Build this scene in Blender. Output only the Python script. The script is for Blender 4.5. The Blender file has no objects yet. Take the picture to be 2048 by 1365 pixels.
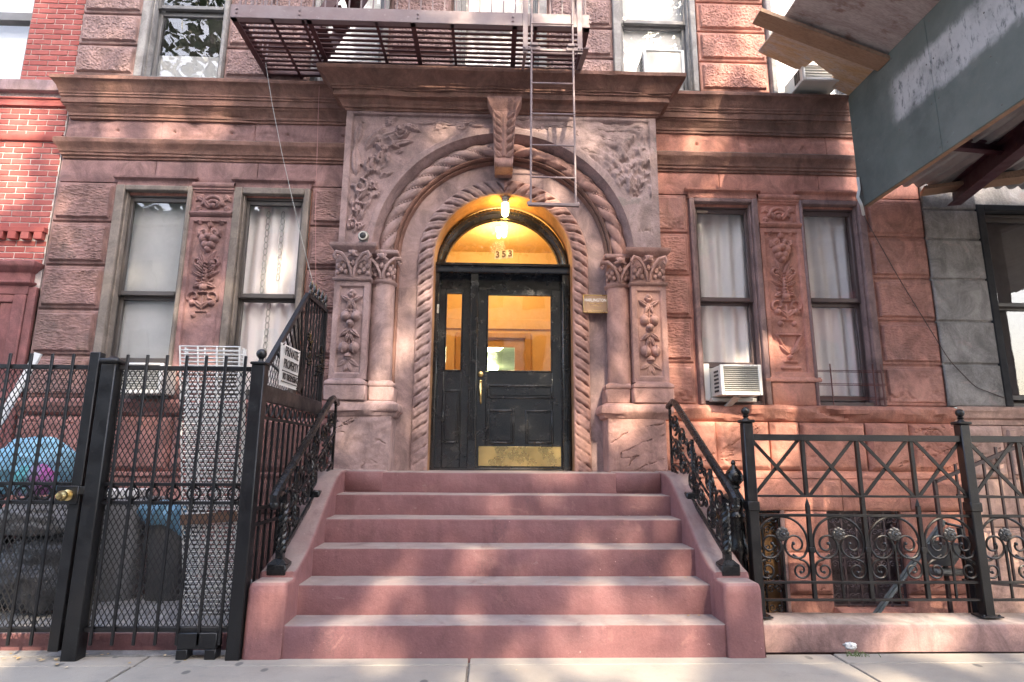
import bpy, math, random
import numpy as np
from mathutils import Matrix, Vector
random.seed(7)
R = math.radians
PI = math.pi
S = bpy.context.scene
COL = S.collection

# ------------------------------------------------------------------ camera
cam_d = bpy.data.cameras.new('camera')
cam = bpy.data.objects.new('camera', cam_d); COL.objects.link(cam)
_p, _y, _r = 0.19238, 0.03169, 0.0072165
fw = Vector((math.sin(_y)*math.cos(_p), math.cos(_y)*math.cos(_p), math.sin(_p)))
rt = Vector((math.cos(_y), -math.sin(_y), 0)); up = rt.cross(fw)
rt2 = rt*math.cos(_r)+up*math.sin(_r); up2 = up*math.cos(_r)-rt*math.sin(_r)
M = Matrix((rt2, up2, -fw)).transposed().to_4x4(); M.translation = (0, -6.15, 1.285)
cam.matrix_world = M
cam_d.sensor_width = 36; cam_d.lens = 36*1187.7/2048; cam_d.clip_start = 0.05; cam_d.clip_end = 500
S.camera = cam

# ------------------------------------------------------------------ light
SUN = Vector((-0.17, 0.75, -0.60)).normalized()          # the way the sunlight travels
el = math.asin(-SUN.z); az = math.atan2(-SUN.x, -SUN.y)
W = bpy.data.worlds.new('World'); S.world = W; W.use_nodes = True
wn = W.node_tree; bg = wn.nodes['Background']
sk = wn.nodes.new('ShaderNodeTexSky'); sk.sky_type = 'NISHITA'; sk.sun_disc = False
sk.sun_elevation = el; sk.sun_rotation = az; sk.air_density = 1.0; sk.dust_density = 4.0; sk.ozone_density = 0.8
wn.links.new(sk.outputs[0], bg.inputs[0]); bg.inputs[1].default_value = 0.15
sd = bpy.data.lights.new('sun', 'SUN'); so = bpy.data.objects.new('sun', sd); COL.objects.link(so)
sd.energy = 2.0; sd.angle = R(0.55); sd.color = (1, 0.83, 0.62)
so.rotation_euler = SUN.to_track_quat('-Z', 'Y').to_euler(); so.location = (4, -20, 20)
S.view_settings.view_transform = 'Standard'; S.view_settings.look = 'None'
S.view_settings.exposure = 2.65; S.view_settings.gamma = 1
S.cycles.use_denoising = True
S.cycles.max_bounces = 6; S.cycles.diffuse_bounces = 4; S.cycles.transparent_max_bounces = 16
S.cycles.sample_clamp_indirect = 6

# ------------------------------------------------------------------ numpy noise
def _hash(i, j, seed):
    n = (i.astype(np.int64)*374761393 + j.astype(np.int64)*668265263 + seed*1442695041) & 0xffffffff
    n = ((n ^ (n >> 13))*1274126177) & 0xffffffff
    return ((n ^ (n >> 16)) & 0xffff)/65535.0
def vnoise(x, y, seed=0):
    i = np.floor(x); j = np.floor(y); fx = x-i; fy = y-j
    fx = fx*fx*(3-2*fx); fy = fy*fy*(3-2*fy)
    a = _hash(i, j, seed); b = _hash(i+1, j, seed); c = _hash(i, j+1, seed); d = _hash(i+1, j+1, seed)
    return (a*(1-fx)+b*fx)*(1-fy)+(c*(1-fx)+d*fx)*fy
def fbm(x, y, seed=0, o=4):
    s = 0; a = .5
    for k in range(o):
        s = s+a*(vnoise(x, y, seed+k*17)-.5)*2; x = x*2.03; y = y*2.03; a *= .5
    return s
def sstep(t): t = np.clip(t, 0, 1); return t*t*(3-2*t)

# ------------------------------------------------------------------ mesh builder
class MB:
    def __init__(s): s.v = []; s.f = []; s.n = 0
    def add(s, v, f):
        v = np.asarray(v, float).reshape(-1, 3); o = s.n
        s.v.append(v); s.f += [tuple(i+o for i in q) for q in f]; s.n += len(v); return s
    def box(s, x0, x1, y0, y1, z0, z1, c=0.0):
        lo = [min(x0, x1), min(y0, y1), min(z0, z1)]; hi = [max(x0, x1), max(y0, y1), max(z0, z1)]
        c = min(c, *[(hi[k]-lo[k])*.45 for k in range(3)])
        if c <= 0:
            v = [(a, b, d) for a in (lo[0], hi[0]) for b in (lo[1], hi[1]) for d in (lo[2], hi[2])]
            return s.add(v, [(0, 1, 3, 2), (4, 6, 7, 5), (0, 4, 5, 1), (2, 3, 7, 6), (0, 2, 6, 4), (1, 5, 7, 3)])
        v = []; idx = {}
        for a in (0, 1):
            for b in (0, 1):
                for d in (0, 1):
                    for ax in range(3):
                        p = []
                        for k, t in enumerate((a, b, d)):
                            e = hi[k] if t else lo[k]
                            p.append(e if k == ax else e+(-c if t else c))
                        idx[(a, b, d, ax)] = len(v); v.append(p)
        f = []
        for ax in range(3):
            o = [k for k in range(3) if k != ax]
            for t in (0, 1):
                q = []
                for (m, n) in ((0, 0), (1, 0), (1, 1), (0, 1)):
                    k = [0, 0, 0]; k[ax] = t; k[o[0]] = m; k[o[1]] = n; q.append(idx[(*k, ax)])
                f.append(q)
            for m in (0, 1):
                for n in (0, 1):
                    k0 = [0, 0, 0]; k0[o[0]] = m; k0[o[1]] = n; k1 = list(k0); k1[ax] = 1
                    f.append([idx[(*k0, o[0])], idx[(*k1, o[0])], idx[(*k1, o[1])], idx[(*k0, o[1])]])
        for a in (0, 1):
            for b in (0, 1):
                for d in (0, 1): f.append([idx[(a, b, d, k)] for k in range(3)])
        va = np.array(v); ctr = (np.array(lo)+hi)/2; out = []
        for q in f:
            nrm = np.cross(va[q[1]]-va[q[0]], va[q[2]]-va[q[0]])
            out.append(tuple(q) if nrm @ (va[q].mean(0)-ctr) > 0 else tuple(q[::-1]))
        return s.add(v, out)
    def grid(s, P, flip=False, cu=False, cv=False):
        P = np.asarray(P, float); n, m = P.shape[:2]
        I = np.arange(n*m).reshape(n, m)
        if cu: I = np.vstack([I, I[:1]])
        if cv: I = np.hstack([I, I[:, :1]])
        q = np.stack([I[:-1, :-1], I[1:, :-1], I[1:, 1:], I[:-1, 1:]], -1).reshape(-1, 4)
        if flip: q = q[:, ::-1]
        return s.add(P.reshape(-1, 3), q.tolist())
    def tube(s, pts, r, n=6, closed=False, cap=True, ph=0.0):
        p = np.asarray(pts, float); k = len(p); r = np.broadcast_to(np.asarray(r, float), (k,))
        if closed: t = np.roll(p, -1, 0)-np.roll(p, 1, 0)
        else: t = np.gradient(p, axis=0)
        t = t/(np.linalg.norm(t, axis=1, keepdims=True)+1e-12)
        u = np.cross(t[0], (0, 0, 1) if abs(t[0][2]) < .9 else (0, 1, 0)); u /= np.linalg.norm(u)
        rows = []; a = np.arange(n)*2*PI/n+ph
        for i in range(k):
            u = u-t[i]*(u@t[i]); u /= np.linalg.norm(u); w = np.cross(t[i], u)
            rows.append(p[i]+r[i]*(np.cos(a)[:, None]*u+np.sin(a)[:, None]*w))
        o = s.n; s.grid(np.array(rows), cu=closed, cv=True, flip=True)
        if cap and not closed:
            s.f.append(tuple(o+i for i in range(n))); s.f.append(tuple(o+(k-1)*n+i for i in range(n))[::-1])
        return s
    def bar(s, a, b, w, h=None, upv=(0, 0, 1)):
        """square bar from a to b: w across, h along upv"""
        h = h or w; a = np.array(a, float); b = np.array(b, float); t = b-a; t /= np.linalg.norm(t)
        u = np.array(upv, float)
        if abs(t@u) > .95: u = np.array((0, 1., 0)) if abs(t[1]) < .9 else np.array((1., 0, 0))
        u = u-t*(t@u); u /= np.linalg.norm(u); x = np.cross(t, u)
        v = [p+x*i*w/2+u*j*h/2 for p in (a, b) for (i, j) in ((-1, -1), (1, -1), (1, 1), (-1, 1))]
        return s.add(v, [(0, 1, 2, 3)[::-1], (4, 5, 6, 7), (0, 1, 5, 4), (1, 2, 6, 5), (2, 3, 7, 6), (3, 0, 4, 7)])
    def lathe(s, prof, c, n=16, ax=2, cap=True):
        a = np.arange(n)*2*PI/n; rows = []
        o3 = [k for k in range(3) if k != ax]
        for r, z in prof:
            P = np.zeros((n, 3)); P[:, o3[0]] = r*np.cos(a); P[:, o3[1]] = r*np.sin(a); P[:, ax] = z; rows.append(P+np.array(c))
        s.grid(np.array(rows), cv=True, flip=(ax != 1)); return s
    def ball(s, c, r, nu=10, nv=7, sc=(1, 1, 1)):
        th = np.linspace(0.001, PI-.001, nv); ph = np.arange(nu)*2*PI/nu
        P = np.stack([np.sin(th)[:, None]*np.cos(ph), np.sin(th)[:, None]*np.sin(ph), np.cos(th)[:, None]+0*ph], -1)
        return s.grid(P*r*np.array(sc)+np.array(c), cv=True)
    def prism(s, poly, ax, a0, a1):
        """polygon in the two other axes (cyclic order) pushed along ax"""
        o = [k for k in range(3) if k != ax]; n = len(poly); v = []
        for t in (a0, a1):
            for p in poly:
                q = [0, 0, 0]; q[ax] = t; q[o[0]] = p[0]; q[o[1]] = p[1]; v.append(q)
        f = [tuple(range(n))[::-1], tuple(range(n, 2*n))]+[(i, (i+1) % n, n+(i+1) % n, n+i) for i in range(n)]
        return s.add(v, f)
    def build(s, name, m, parent=None, sharp=38, label=None):
        me = bpy.data.meshes.new(name)
        V = np.vstack(s.v)
        me.from_pydata(V.tolist(), [], s.f); me.validate()
        me.polygons.foreach_set('use_smooth', [True]*len(me.polygons))
        try: me.set_sharp_from_angle(angle=R(sharp))
        except Exception: pass
        me.materials.append(m); me.update()
        o = bpy.data.objects.new(name, me); COL.objects.link(o)
        if parent is not None: attach(o, parent)
        if label: o['label'] = label
        return o
def attach(o, parent):
    o.parent = parent
    if parent.parent is None: o.matrix_parent_inverse = Matrix.Translation(-parent.location)
def tag(o, label, cat, group=None, kind=None):
    o['label'] = label; o['category'] = cat
    if group: o['group'] = group
    if kind: o['kind'] = kind
    return o
def thing(name, label, cat, loc=(0, 0, 0), group=None):
    o = bpy.data.objects.new(name, None); o.location = loc; o.empty_display_size = .1; COL.objects.link(o)
    return tag(o, label, cat, group)
def struct(o): o['kind'] = 'structure'; return o

# ------------------------------------------------------------------ relief tools
def hfield(mb, x0, x1, z0, z1, y, fun, res=.01, skirt=.04):
    nx = max(3, int((x1-x0)/res)); nz = max(3, int((z1-z0)/res))
    X, Z = np.meshgrid(np.linspace(x0, x1, nx), np.linspace(z0, z1, nz))
    Y = y-fun(X, Z)
    X = np.pad(X, 1, 'edge'); Z = np.pad(Z, 1, 'edge'); Y = np.pad(Y, 1, constant_values=y+skirt)
    mb.grid(np.stack([X, Y, Z], -1), flip=True)
def p_ball(cx, cz, r, h, sx=1, sz=1):
    def f(X, Z):
        d = ((X-cx)/(r*sx))**2+((Z-cz)/(r*sz))**2
        return np.where(d < 1, h*np.sqrt(np.clip(1-d, 0, 1)), 0)
    return f
def p_leaf(cx, cz, ang, L, wd, h, rib=.4):
    ca, sa = math.cos(R(ang)), math.sin(R(ang))
    def f(X, Z):
        u = ((X-cx)*ca+(Z-cz)*sa)/L; v = -(X-cx)*sa+(Z-cz)*ca
        w = wd*np.sin(PI*np.clip(u, 0, 1)**.75)**.8+1e-6
        t = (v/w)**2
        return np.where((u > 0) & (u < 1) & (t < 1), h*np.sqrt(np.clip(1-t, 0, 1))*(1-rib*np.exp(-(v/(.22*wd))**2))*(.6+.4*np.sin(PI*np.clip(u, 0, 1))), 0)
    return f
def p_line(pts, r, h):
    pts = np.asarray(pts, float)
    def f(X, Z):
        d = np.full(X.shape, 9.)
        for a, b in zip(pts[:-1], pts[1:]):
            ab = b-a; t = np.clip(((X-a[0])*ab[0]+(Z-a[1])*ab[1])/(ab@ab+1e-12), 0, 1)
            d = np.minimum(d, np.hypot(X-a[0]-t*ab[0], Z-a[1]-t*ab[1]))
        return np.where(d < r, h*np.sqrt(np.clip(1-(d/r)**2, 0, 1)), 0)
    return f
def spiral(cx, cz, r0, r1, a0, turns, n=18):
    t = np.linspace(0, 1, n); a = R(a0)+t*turns*2*PI; r = r0+(r1-r0)*t
    return np.stack([cx+r*np.cos(a), cz+r*np.sin(a)], 1)
def relief(prims, base=None, nz=.0, seed=3):
    def f(X, Z):
        H = np.zeros(X.shape)
        for p in prims: H = np.maximum(H, p(X, Z))
        if base is not None: H = H+base(X, Z)
        if nz: H = H+nz*fbm(X*30, Z*30, seed)
        return H
    return f
def sunk(x0, x1, z0, z1, m, depth, s=.012):
    """panel sunk by depth inside a border m"""
    def f(X, Z):
        d = np.minimum(np.minimum(X-x0, x1-X), np.minimum(Z-z0, z1-Z))-m
        return -depth*sstep(d/s)
    return f
def mirror(prims_fun, xm):
    """left half prims given by fun(sgn)"""
    return prims_fun(-1)+prims_fun(1)
def mould(mb, prof, x0, x1, yb, retl=True, retr=True, back=.3, chip=0.0, seed=1, step=.12, ends=True):
    """moulding: prof = (projection, z) bottom to top; returns mitred at the ends"""
    prof = np.array(prof); n = max(2, int((x1-x0)/step)); xs = np.linspace(x0, x1, n)
    cols = []
    for k, (p, z) in enumerate(prof):
        a = x0-p if retl else x0; b = x1+p if retr else x1
        X = xs.copy(); X[0] = a; X[-1] = b
        Y = np.full(n, yb-p)
        if chip: Y = Y+chip*np.maximum(0, fbm(X*3.1+k*.3, np.full(n, z*4), seed, 4)-.12)*2.2
        if chip: zz = z+chip*.5*fbm(X*4, np.full(n, k*1.7), seed+9)*(0 if k in (0, len(prof)-1) else 1)
        else: zz = np.full(n, z)
        row = np.stack([X, Y, zz], 1)
        if retl: row = np.vstack([[a, yb+back, z], row])
        if retr: row = np.vstack([row, [b, yb+back, z]])
        cols.append(row)
    mb.grid(np.array(cols), flip=True)
    if ends:   # top closing sheet back to the wall
        t = cols[-1]; tb = t.copy(); tb[:, 1] = yb+back; mb.grid(np.array([t, tb]), flip=True)
        b = cols[0]; bb = b.copy(); bb[:, 1] = yb+back; mb.grid(np.array([bb, b]), flip=True)
def block(mb, x0, x1, z0, z1, y, seed, style='tool', res=.006, skirt=.07, m=.030, hi=.030):
    def f(X, Z):
        d = np.minimum(np.minimum(X-x0, x1-X), np.minimum(Z-z0, z1-Z))
        h = np.clip(d*1.2, 0, .010)
        if style == 'plain': return h+.002*fbm(X*7, Z*7, seed)
        k = sstep((d-m+.006*fbm(X*9, Z*9, seed+5))/.016)
        if style == 'tool':
            t = fbm(X*34+2.2*fbm(X*6, Z*6, seed+3), Z*100+1.8*fbm(X*9, Z*9, seed+7), seed, 3)
            return h+k*(hi+.0085*t*(.75+.8*vnoise(X*2.2, Z*2.2, seed+6)))
        if style == 'pit':
            t = fbm(X*62, Z*70, seed, 3)
            return h+k*(hi+.013*t)
        if style == 'rock':
            t = fbm(X*2.6, Z*3.6, seed, 5)
            w_ = .25*fbm(X*4, Z*4, seed+2)
            c = np.abs(fbm(X*1.9+Z*1.5+w_, Z*8.5-X*3.2+w_, seed+11, 4)); crack = np.exp(-(c/.028)**2)*sstep((fbm(X*3, Z*3, seed+21)+.12)*6)
            c2 = np.abs(fbm(X*2.5-Z+w_, Z*5+X*1.5, seed+51, 3)); crack = np.maximum(crack, .45*np.exp(-(c2/.018)**2)*sstep((fbm(X*2.2, Z*2.2, seed+61)-.05)*6))
            return h+sstep(d/.05)*(hi+.030*t)-.020*crack*sstep(d/.05)
        if style == 'worn':
            t = fbm(X*17, Z*50, seed, 3); w = sstep((fbm(X*3, Z*3, seed+2)+.15)*4); z = (Z-z0)/(z1-z0)
            br = sstep((.30-z+.25*fbm(X*8, Z*8, seed+4))*6)
            return h+k*(hi*.8+.008*t*w-.02*br*(.6+fbm(X*9, Z*14, seed+8)))
        return h
    hfield(mb, x0, x1, z0, z1, y, f, res, skirt)

# ------------------------------------------------------------------ materials
class NT:
    def __init__(s, name):
        s.m = bpy.data.materials.new(name); s.m.use_nodes = True; s.t = s.m.node_tree
        s.b = s.t.nodes['Principled BSDF']; s.out = s.t.nodes['Material Output']; s.tc = None
    def n(s, t, **k):
        x = s.t.nodes.new(t)
        for a, b in k.items(): setattr(x, a, b)
        return x
    def l(s, a, b): s.t.links.new(a, b)
    def co(s, sc=(1, 1, 1), rot=(0, 0, 0)):
        if s.tc is None: s.tc = s.n('ShaderNodeTexCoord')
        mp = s.n('ShaderNodeMapping'); mp.inputs['Scale'].default_value = sc; mp.inputs['Rotation'].default_value = rot
        s.l(s.tc.outputs['Object'], mp.inputs[0]); return mp.outputs[0]
    def noise(s, scale, detail=5, rough=.6, sc=(1, 1, 1), dist=0.0):
        x = s.n('ShaderNodeTexNoise'); x.inputs['Scale'].default_value = scale; x.inputs['Detail'].default_value = detail
        x.inputs['Roughness'].default_value = rough; x.inputs['Distortion'].default_value = dist; s.l(s.co(sc), x.inputs['Vector']); return x.outputs['Fac']
    def ramp(s, fac, a, b, c0=0.0, c1=1.0):
        x = s.n('ShaderNodeMapRange'); x.interpolation_type = 'SMOOTHSTEP'
        x.inputs[1].default_value = a; x.inputs[2].default_value = b; x.inputs[3].default_value = c0; x.inputs[4].default_value = c1
        s.l(fac, x.inputs[0]); return x.outputs[0]
    def mix(s, fac, a, b, mode='MIX'):
        x = s.n('ShaderNodeMix'); x.data_type = 'RGBA'; x.blend_type = mode
        for sock, v in ((x.inputs[0], fac), (x.inputs[6], a), (x.inputs[7], b)):
            if isinstance(v, (int, float)): sock.default_value = v
            elif isinstance(v, tuple): sock.default_value = (*v, 1) if len(v) == 3 else v
            else: s.l(v, sock)
        return x.outputs[2]
    def math(s, op, a, b=0.0):
        x = s.n('ShaderNodeMath'); x.operation = op
        for i, v in enumerate((a, b)):
            if isinstance(v, (int, float)): x.inputs[i].default_value = v
            else: s.l(v, x.inputs[i])
        return x.outputs[0]
    def bump(s, h, st, dist=.01, prev=None):
        x = s.n('ShaderNodeBump'); x.inputs['Strength'].default_value = st; x.inputs['Distance'].default_value = dist
        s.l(h, x.inputs['Height'])
        if prev is not None: s.l(prev, x.inputs['Normal'])
        return x.outputs[0]
    def up(s):
        g = s.n('ShaderNodeNewGeometry'); x = s.n('ShaderNodeSeparateXYZ'); s.l(g.outputs['Normal'], x.inputs[0]); return x.outputs[2]
    def fin(s, col=None, rough=None, nrm=None, metal=None, spec=None):
        b = s.b
        for nm, v in (('Base Color', col), ('Roughness', rough), ('Metallic', metal), ('Specular IOR Level', spec)):
            if v is None: continue
            if isinstance(v, (int, float)): b.inputs[nm].default_value = v
            elif isinstance(v, tuple): b.inputs[nm].default_value = (*v, 1)
            else: s.l(v, b.inputs[nm])
        if nrm is not None: s.l(nrm, b.inputs['Normal'])
        return s.m
def stone(name, c1, c2, c3, rough=.85, bs=.35, grain=90, dust=None, streak=.25, patch=None, gloss=None, scuff=None, blotch=.34):
    t = NT(name)
    a = t.ramp(t.noise(1.7, 7, .62), .33, .68)
    col = t.mix(a, c1, c2)
    g = t.ramp(t.noise(.9, 8, .7, (1.3, 1.3, .8), .6), .50, .70)
    col = t.mix(t.math('MULTIPLY', g, .8), col, c3)
    st = t.ramp(t.noise(2.2, 6, .7, (3.2, 3.2, .35)), .48, .72)
    col = t.mix(t.math('MULTIPLY', st, streak), col, tuple(x*.55 for x in c1))
    if patch:
        pm = t.ramp(t.noise(2.6, 9, .62, (1, 1, 1), 1.2), .60, .63)
        col = t.mix(t.math('MULTIPLY', pm, .75), col, patch)
    f = t.noise(grain, 3, .6); col = t.mix(t.ramp(f, .3, .75, 0, .35), col, tuple(min(1, x*1.35) for x in c2))
    if dust is not None:
        u = t.ramp(t.up(), .55, .95)
        dn = t.ramp(t.noise(5, 6, .65), .2, .7, .6, 1)
        col = t.mix(t.math('MULTIPLY', u, dn), col, dust)
    bl = t.ramp(t.noise(4.2, 9, .72, (1, 1, .8), .9),   .30, .72, 1-blotch*1.1, 1+blotch*.9); col = t.mix(1.0, col, bl, 'MULTIPLY')
    if scuff:
        k = t.ramp(t.noise(13, 8, .75, (.5, 1, 1.6), .4), .64, .70, 0, .8); col = t.mix(k, col, scuff)
        k = t.ramp(t.noise(45, 3, .6), .72, .76, 0, .8); col = t.mix(k, col, tuple(min(1, x*1.9) for x in scuff))
        k = t.ramp(t.noise(2.6, 8, .75, (1.4, 1, .7), 1.0), .52, .74, 0, .55); col = t.mix(k, col, tuple(x*.62 for x in c1))
    n1 = t.bump(t.noise(7, 8, .62), bs, .03); n2 = t.bump(t.noise(grain*.8, 4, .6), bs*.9, .004, n1)
    return t.fin(col, rough if gloss is None else t.ramp(t.noise(3, 5), .3, .7, gloss, rough), n2)
def paint(name, c, rough=.4, bs=.15, scale=40, metal=0.0, var=.25, c2=None, wear=None, spec=None, rv=.12):
    t = NT(name)
    col = t.mix(t.ramp(t.noise(3, 6, .65), .3, .7), c, c2 or tuple(x*(1-var) for x in c))
    if wear:
        w = t.ramp(t.noise(22, 8, .75), .60, .68); col = t.mix(t.math('MULTIPLY', w, .8), col, wear)
    n = t.bump(t.noise(scale, 5, .6), bs, .006)
    return t.fin(col, t.ramp(t.noise(9, 4), .3, .7, max(.02, rough-rv), rough+rv), n, metal, spec)
def glass_mat(name, ior=1.6, tint=(1, 1, 1), rough=.0):
    m = bpy.data.materials.new(name); m.use_nodes = True; t = m.node_tree; t.nodes.remove(t.nodes['Principled BSDF'])
    lw = t.nodes.new('ShaderNodeLayerWeight'); lw.inputs[0].default_value = .5
    pw = t.nodes.new('ShaderNodeMath'); pw.operation = 'POWER'; pw.inputs[1].default_value = 5; t.links.new(lw.outputs['Facing'], pw.inputs[0])
    f = t.nodes.new('ShaderNodeMapRange'); f.inputs[3].default_value = ((ior-1)/(ior+1))**2; f.inputs[4].default_value = 1; t.links.new(pw.outputs[0], f.inputs[0])
    tr = t.nodes.new('ShaderNodeBsdfTransparent'); tr.inputs[0].default_value = (*tint, 1)
    gl = t.nodes.new('ShaderNodeBsdfGlossy'); gl.inputs[1].default_value = rough
    tc = t.nodes.new('ShaderNodeTexCoord'); no = t.nodes.new('ShaderNodeTexNoise'); no.inputs['Scale'].default_value = 1.6
    t.links.new(tc.outputs['Object'], no.inputs['Vector']); bp = t.nodes.new('ShaderNodeBump'); bp.inputs['Strength'].default_value = .06; bp.inputs['Distance'].default_value = .05
    t.links.new(no.outputs['Fac'], bp.inputs['Height']); t.links.new(bp.outputs[0], gl.inputs['Normal'])
    mx = t.nodes.new('ShaderNodeMixShader'); t.links.new(f.outputs[0], mx.inputs[0]); t.links.new(tr.outputs[0], mx.inputs[1]); t.links.new(gl.outputs[0], mx.inputs[2])
    t.links.new(mx.outputs[0], t.nodes['Material Output'].inputs[0]); return m
def emit(name, c, s):
    t = NT(name); t.b.inputs['Emission Color'].default_value = (*c, 1); t.b.inputs['Emission Strength'].default_value = s
    return t.fin(c, .5)

MT = {}
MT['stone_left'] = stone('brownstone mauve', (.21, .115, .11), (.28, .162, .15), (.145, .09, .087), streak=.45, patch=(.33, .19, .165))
MT['stone_right'] = stone('brownstone salmon', (.42, .178, .136), (.52, .248, .19), (.29, .14, .118), streak=.45)  # salmon stone, colour raised to make up for light missing on this side
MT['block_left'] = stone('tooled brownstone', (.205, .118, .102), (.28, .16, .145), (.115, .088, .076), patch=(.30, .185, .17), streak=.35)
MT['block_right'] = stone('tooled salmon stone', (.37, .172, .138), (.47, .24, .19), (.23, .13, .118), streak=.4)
MT['block_top'] = stone('pitted grey brownstone', (.27, .17, .16), (.34, .23, .215), (.19, .125, .12), streak=.2)
MT['cornice'] = stone('weathered cornice stone', (.185, .095, .073), (.235, .125, .096), (.13, .085, .068), dust=(.16, .14, .12), streak=.3, bs=.5)
MT['portal'] = stone('portal stone', (.255, .17, .163), (.325, .228, .217), (.18, .123, .12), streak=.3, patch=None, bs=.3)
MT['portal_warm'] = stone('portal warm stone', (.315, .175, .145), (.385, .225, .19), (.225, .135, .118), streak=.3, bs=.3)
MT['spandrel_worn'] = stone('patched spandrel stone', (.30, .215, .205), (.36, .26, .245), (.22, .17, .16), streak=.3, patch=(.21, .185, .165), bs=.6)
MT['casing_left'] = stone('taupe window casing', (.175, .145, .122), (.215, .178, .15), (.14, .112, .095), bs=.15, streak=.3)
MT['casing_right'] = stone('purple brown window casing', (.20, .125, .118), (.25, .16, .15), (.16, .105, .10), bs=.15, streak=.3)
MT['casing_top'] = stone('grey window casing', (.27, .255, .245), (.33, .31, .295), (.20, .185, .175), bs=.15, streak=.3)
MT['stoop'] = stone('maroon painted stone', (.15, .064, .067), (.19, .084, .086), (.11, .054, .058), dust=(.275, .235, .22), rough=.8, bs=.4, streak=.35, gloss=.55, patch=(.205, .10, .095), scuff=(.26, .16, .155), blotch=.10)
MT['cheek'] = stone('maroon painted cheek', (.175, .076, .077), (.215, .098, .097), (.125, .063, .065), dust=(.28, .225, .21), rough=.8, bs=.4, streak=.35, gloss=.5, scuff=(.26, .17, .165), blotch=.10)
MT['grey_stone'] = stone('grey cement stone', (.20, .19, .18), (.32, .30, .285), (.12, .112, .108), bs=.5, streak=.5, patch=(.33, .27, .255))
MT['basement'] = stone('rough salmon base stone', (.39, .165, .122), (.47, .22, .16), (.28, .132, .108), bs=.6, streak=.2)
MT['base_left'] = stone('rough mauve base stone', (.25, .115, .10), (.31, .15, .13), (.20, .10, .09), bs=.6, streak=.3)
MT['iron'] = paint('black iron paint', (.010, .010, .011), .40, .25, 60, wear=(.035, .033, .032))
MT['iron_cast'] = paint('black cast iron gloss', (.009, .0095, .0105), .26, .45, 35)
MT['mesh'] = paint('dark expanded metal', (.030, .030, .031), .5, .1)
MT['fire'] = paint('mauve grey fire escape paint', (.235, .185, .19), .55, .2, c2=(.20, .14, .145), wear=(.33, .28, .28))
MT['fire_dark'] = paint('oxblood fire escape paint', (.085, .03, .033), .5, .2)
MT['door'] = paint('black gloss door paint', (.009, .009, .0095), .20, .5, 9, spec=1.0, rv=.11)
MT['door'].node_tree.nodes['Principled BSDF'].inputs['Coat Weight'].default_value = .7; MT['door'].node_tree.nodes['Principled BSDF'].inputs['Coat Roughness'].default_value = .12
MT['brass'] = paint('worn brass', (.78, .57, .24), .28, .35, 18, metal=1.0, c2=(.70, .54, .26), rv=.05)
MT['bronze'] = paint('bronze plaque', (.30, .19, .12), .5, .1, metal=.35, c2=(.26, .165, .105))
MT['white'] = paint('white enamel', (.74, .73, .70), .45, .05, var=.08)
MT['offwhite'] = paint('off white plastic', (.62, .60, .54), .5, .05, var=.1)
MT['sash_left'] = paint('dark taupe sash', (.095, .082, .075), .45, .1)
MT['sash_right'] = paint('purple brown sash', (.115, .078, .075), .45, .1)
MT['sash_top'] = paint('grey sash', (.21, .205, .205), .45, .1)
MT['blind'] = paint('pale window blind', (.80, .79, .77), .85, .03, var=.06)
MT['blind_grey'] = paint('grey window shade', (.50, .505, .50), .85, .03, var=.12)
MT['curtain'] = paint('thin white curtain', (.86, .81, .79), .9, .05, var=.08)
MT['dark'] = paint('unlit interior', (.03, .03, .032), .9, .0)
MT['glass'] = glass_mat('window glass', 1.75)
MT['glass_dirty'] = glass_mat('door glass', 2.0)
MT['ochre'] = paint('ochre vestibule paint', (.62, .40, .15), .6, .05, var=.1)
MT['ochre_dark'] = paint('golden oak trim', (.45, .25, .07), .45, .05, var=.2)
MT['concrete'] = None
# ================================================================== setting: ground, street
XC = 0.095; ZC = 3.38           # door arch centre
def ground_mat():
    t = NT('sidewalk concrete')
    col = t.mix(t.ramp(t.noise(1.1, 8, .65), .3, .7), (.27, .24, .205), (.35, .315, .27))
    col = t.mix(t.ramp(t.noise(6, 8, .7), .5, .75, 0, .6), col, (.22, .205, .185))
    col = t.mix(t.ramp(t.noise(160, 2, .5), .55, .7, 0, .35), col, (.20, .19, .175))
    v = t.n('ShaderNodeTexVoronoi'); v.inputs['Scale'].default_value = 5.2; t.l(t.co((1, .7, 1)), v.inputs['Vector'])
    spot = t.math('MULTIPLY', t.ramp(v.outputs['Distance'], .15, .09), t.ramp(t.noise(2.3, 2), .38, .46))
    col = t.mix(t.math('MULTIPLY', spot, .85), col, (.10, .095, .09))
    return t.fin(col, .85, t.bump(t.noise(120, 4, .7), .35, .004, t.bump(t.noise(5, 6), .2, .02)))
MT['concrete'] = ground_mat()
MT['pad'] = stone('areaway cement', (.27, .26, .25), (.33, .315, .30), (.20, .19, .185), bs=.3, streak=.05)
MT['asphalt'] = paint('street asphalt', (.05, .05, .052), .9, .3, 80)
mb = MB()       # sidewalk flags: slabs with joints
xs = [-9.5, -6.9, -4.55, -2.20, -0.13, 2.3, 4.4, 6.5, 9]; ys = [-5.3, -3.75, -2.09, -1.9]
for a, b in zip(xs[:-1], xs[1:]):
    for c, d in zip(ys[:-1], ys[1:]): mb.box(a+.006, b-.006, c+.006, d-.006, -.2, random.uniform(-.002, .002), .006)
struct(mb.build('sidewalk', MT['concrete']))
mb = MB().box(-60, 60, -60, 30, -1.2, -.75)
g = mb.build('ground', MT['pad']); struct(g)
mb = MB().box(-60, 60, -17, -5.45, -.7, -.14)
struct(mb.build('road', MT['asphalt']))
mb = MB().box(-60, 60, -5.45, -5.30, -.7, -.01, .02).box(-9.4, 9.4, -5.3, -1.9, -.7, -.03)
struct(mb.build('kerb', MT['grey_stone']))
mb = MB().box(-60, 60, -22, -17, -.7, 0.0, .02)
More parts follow.
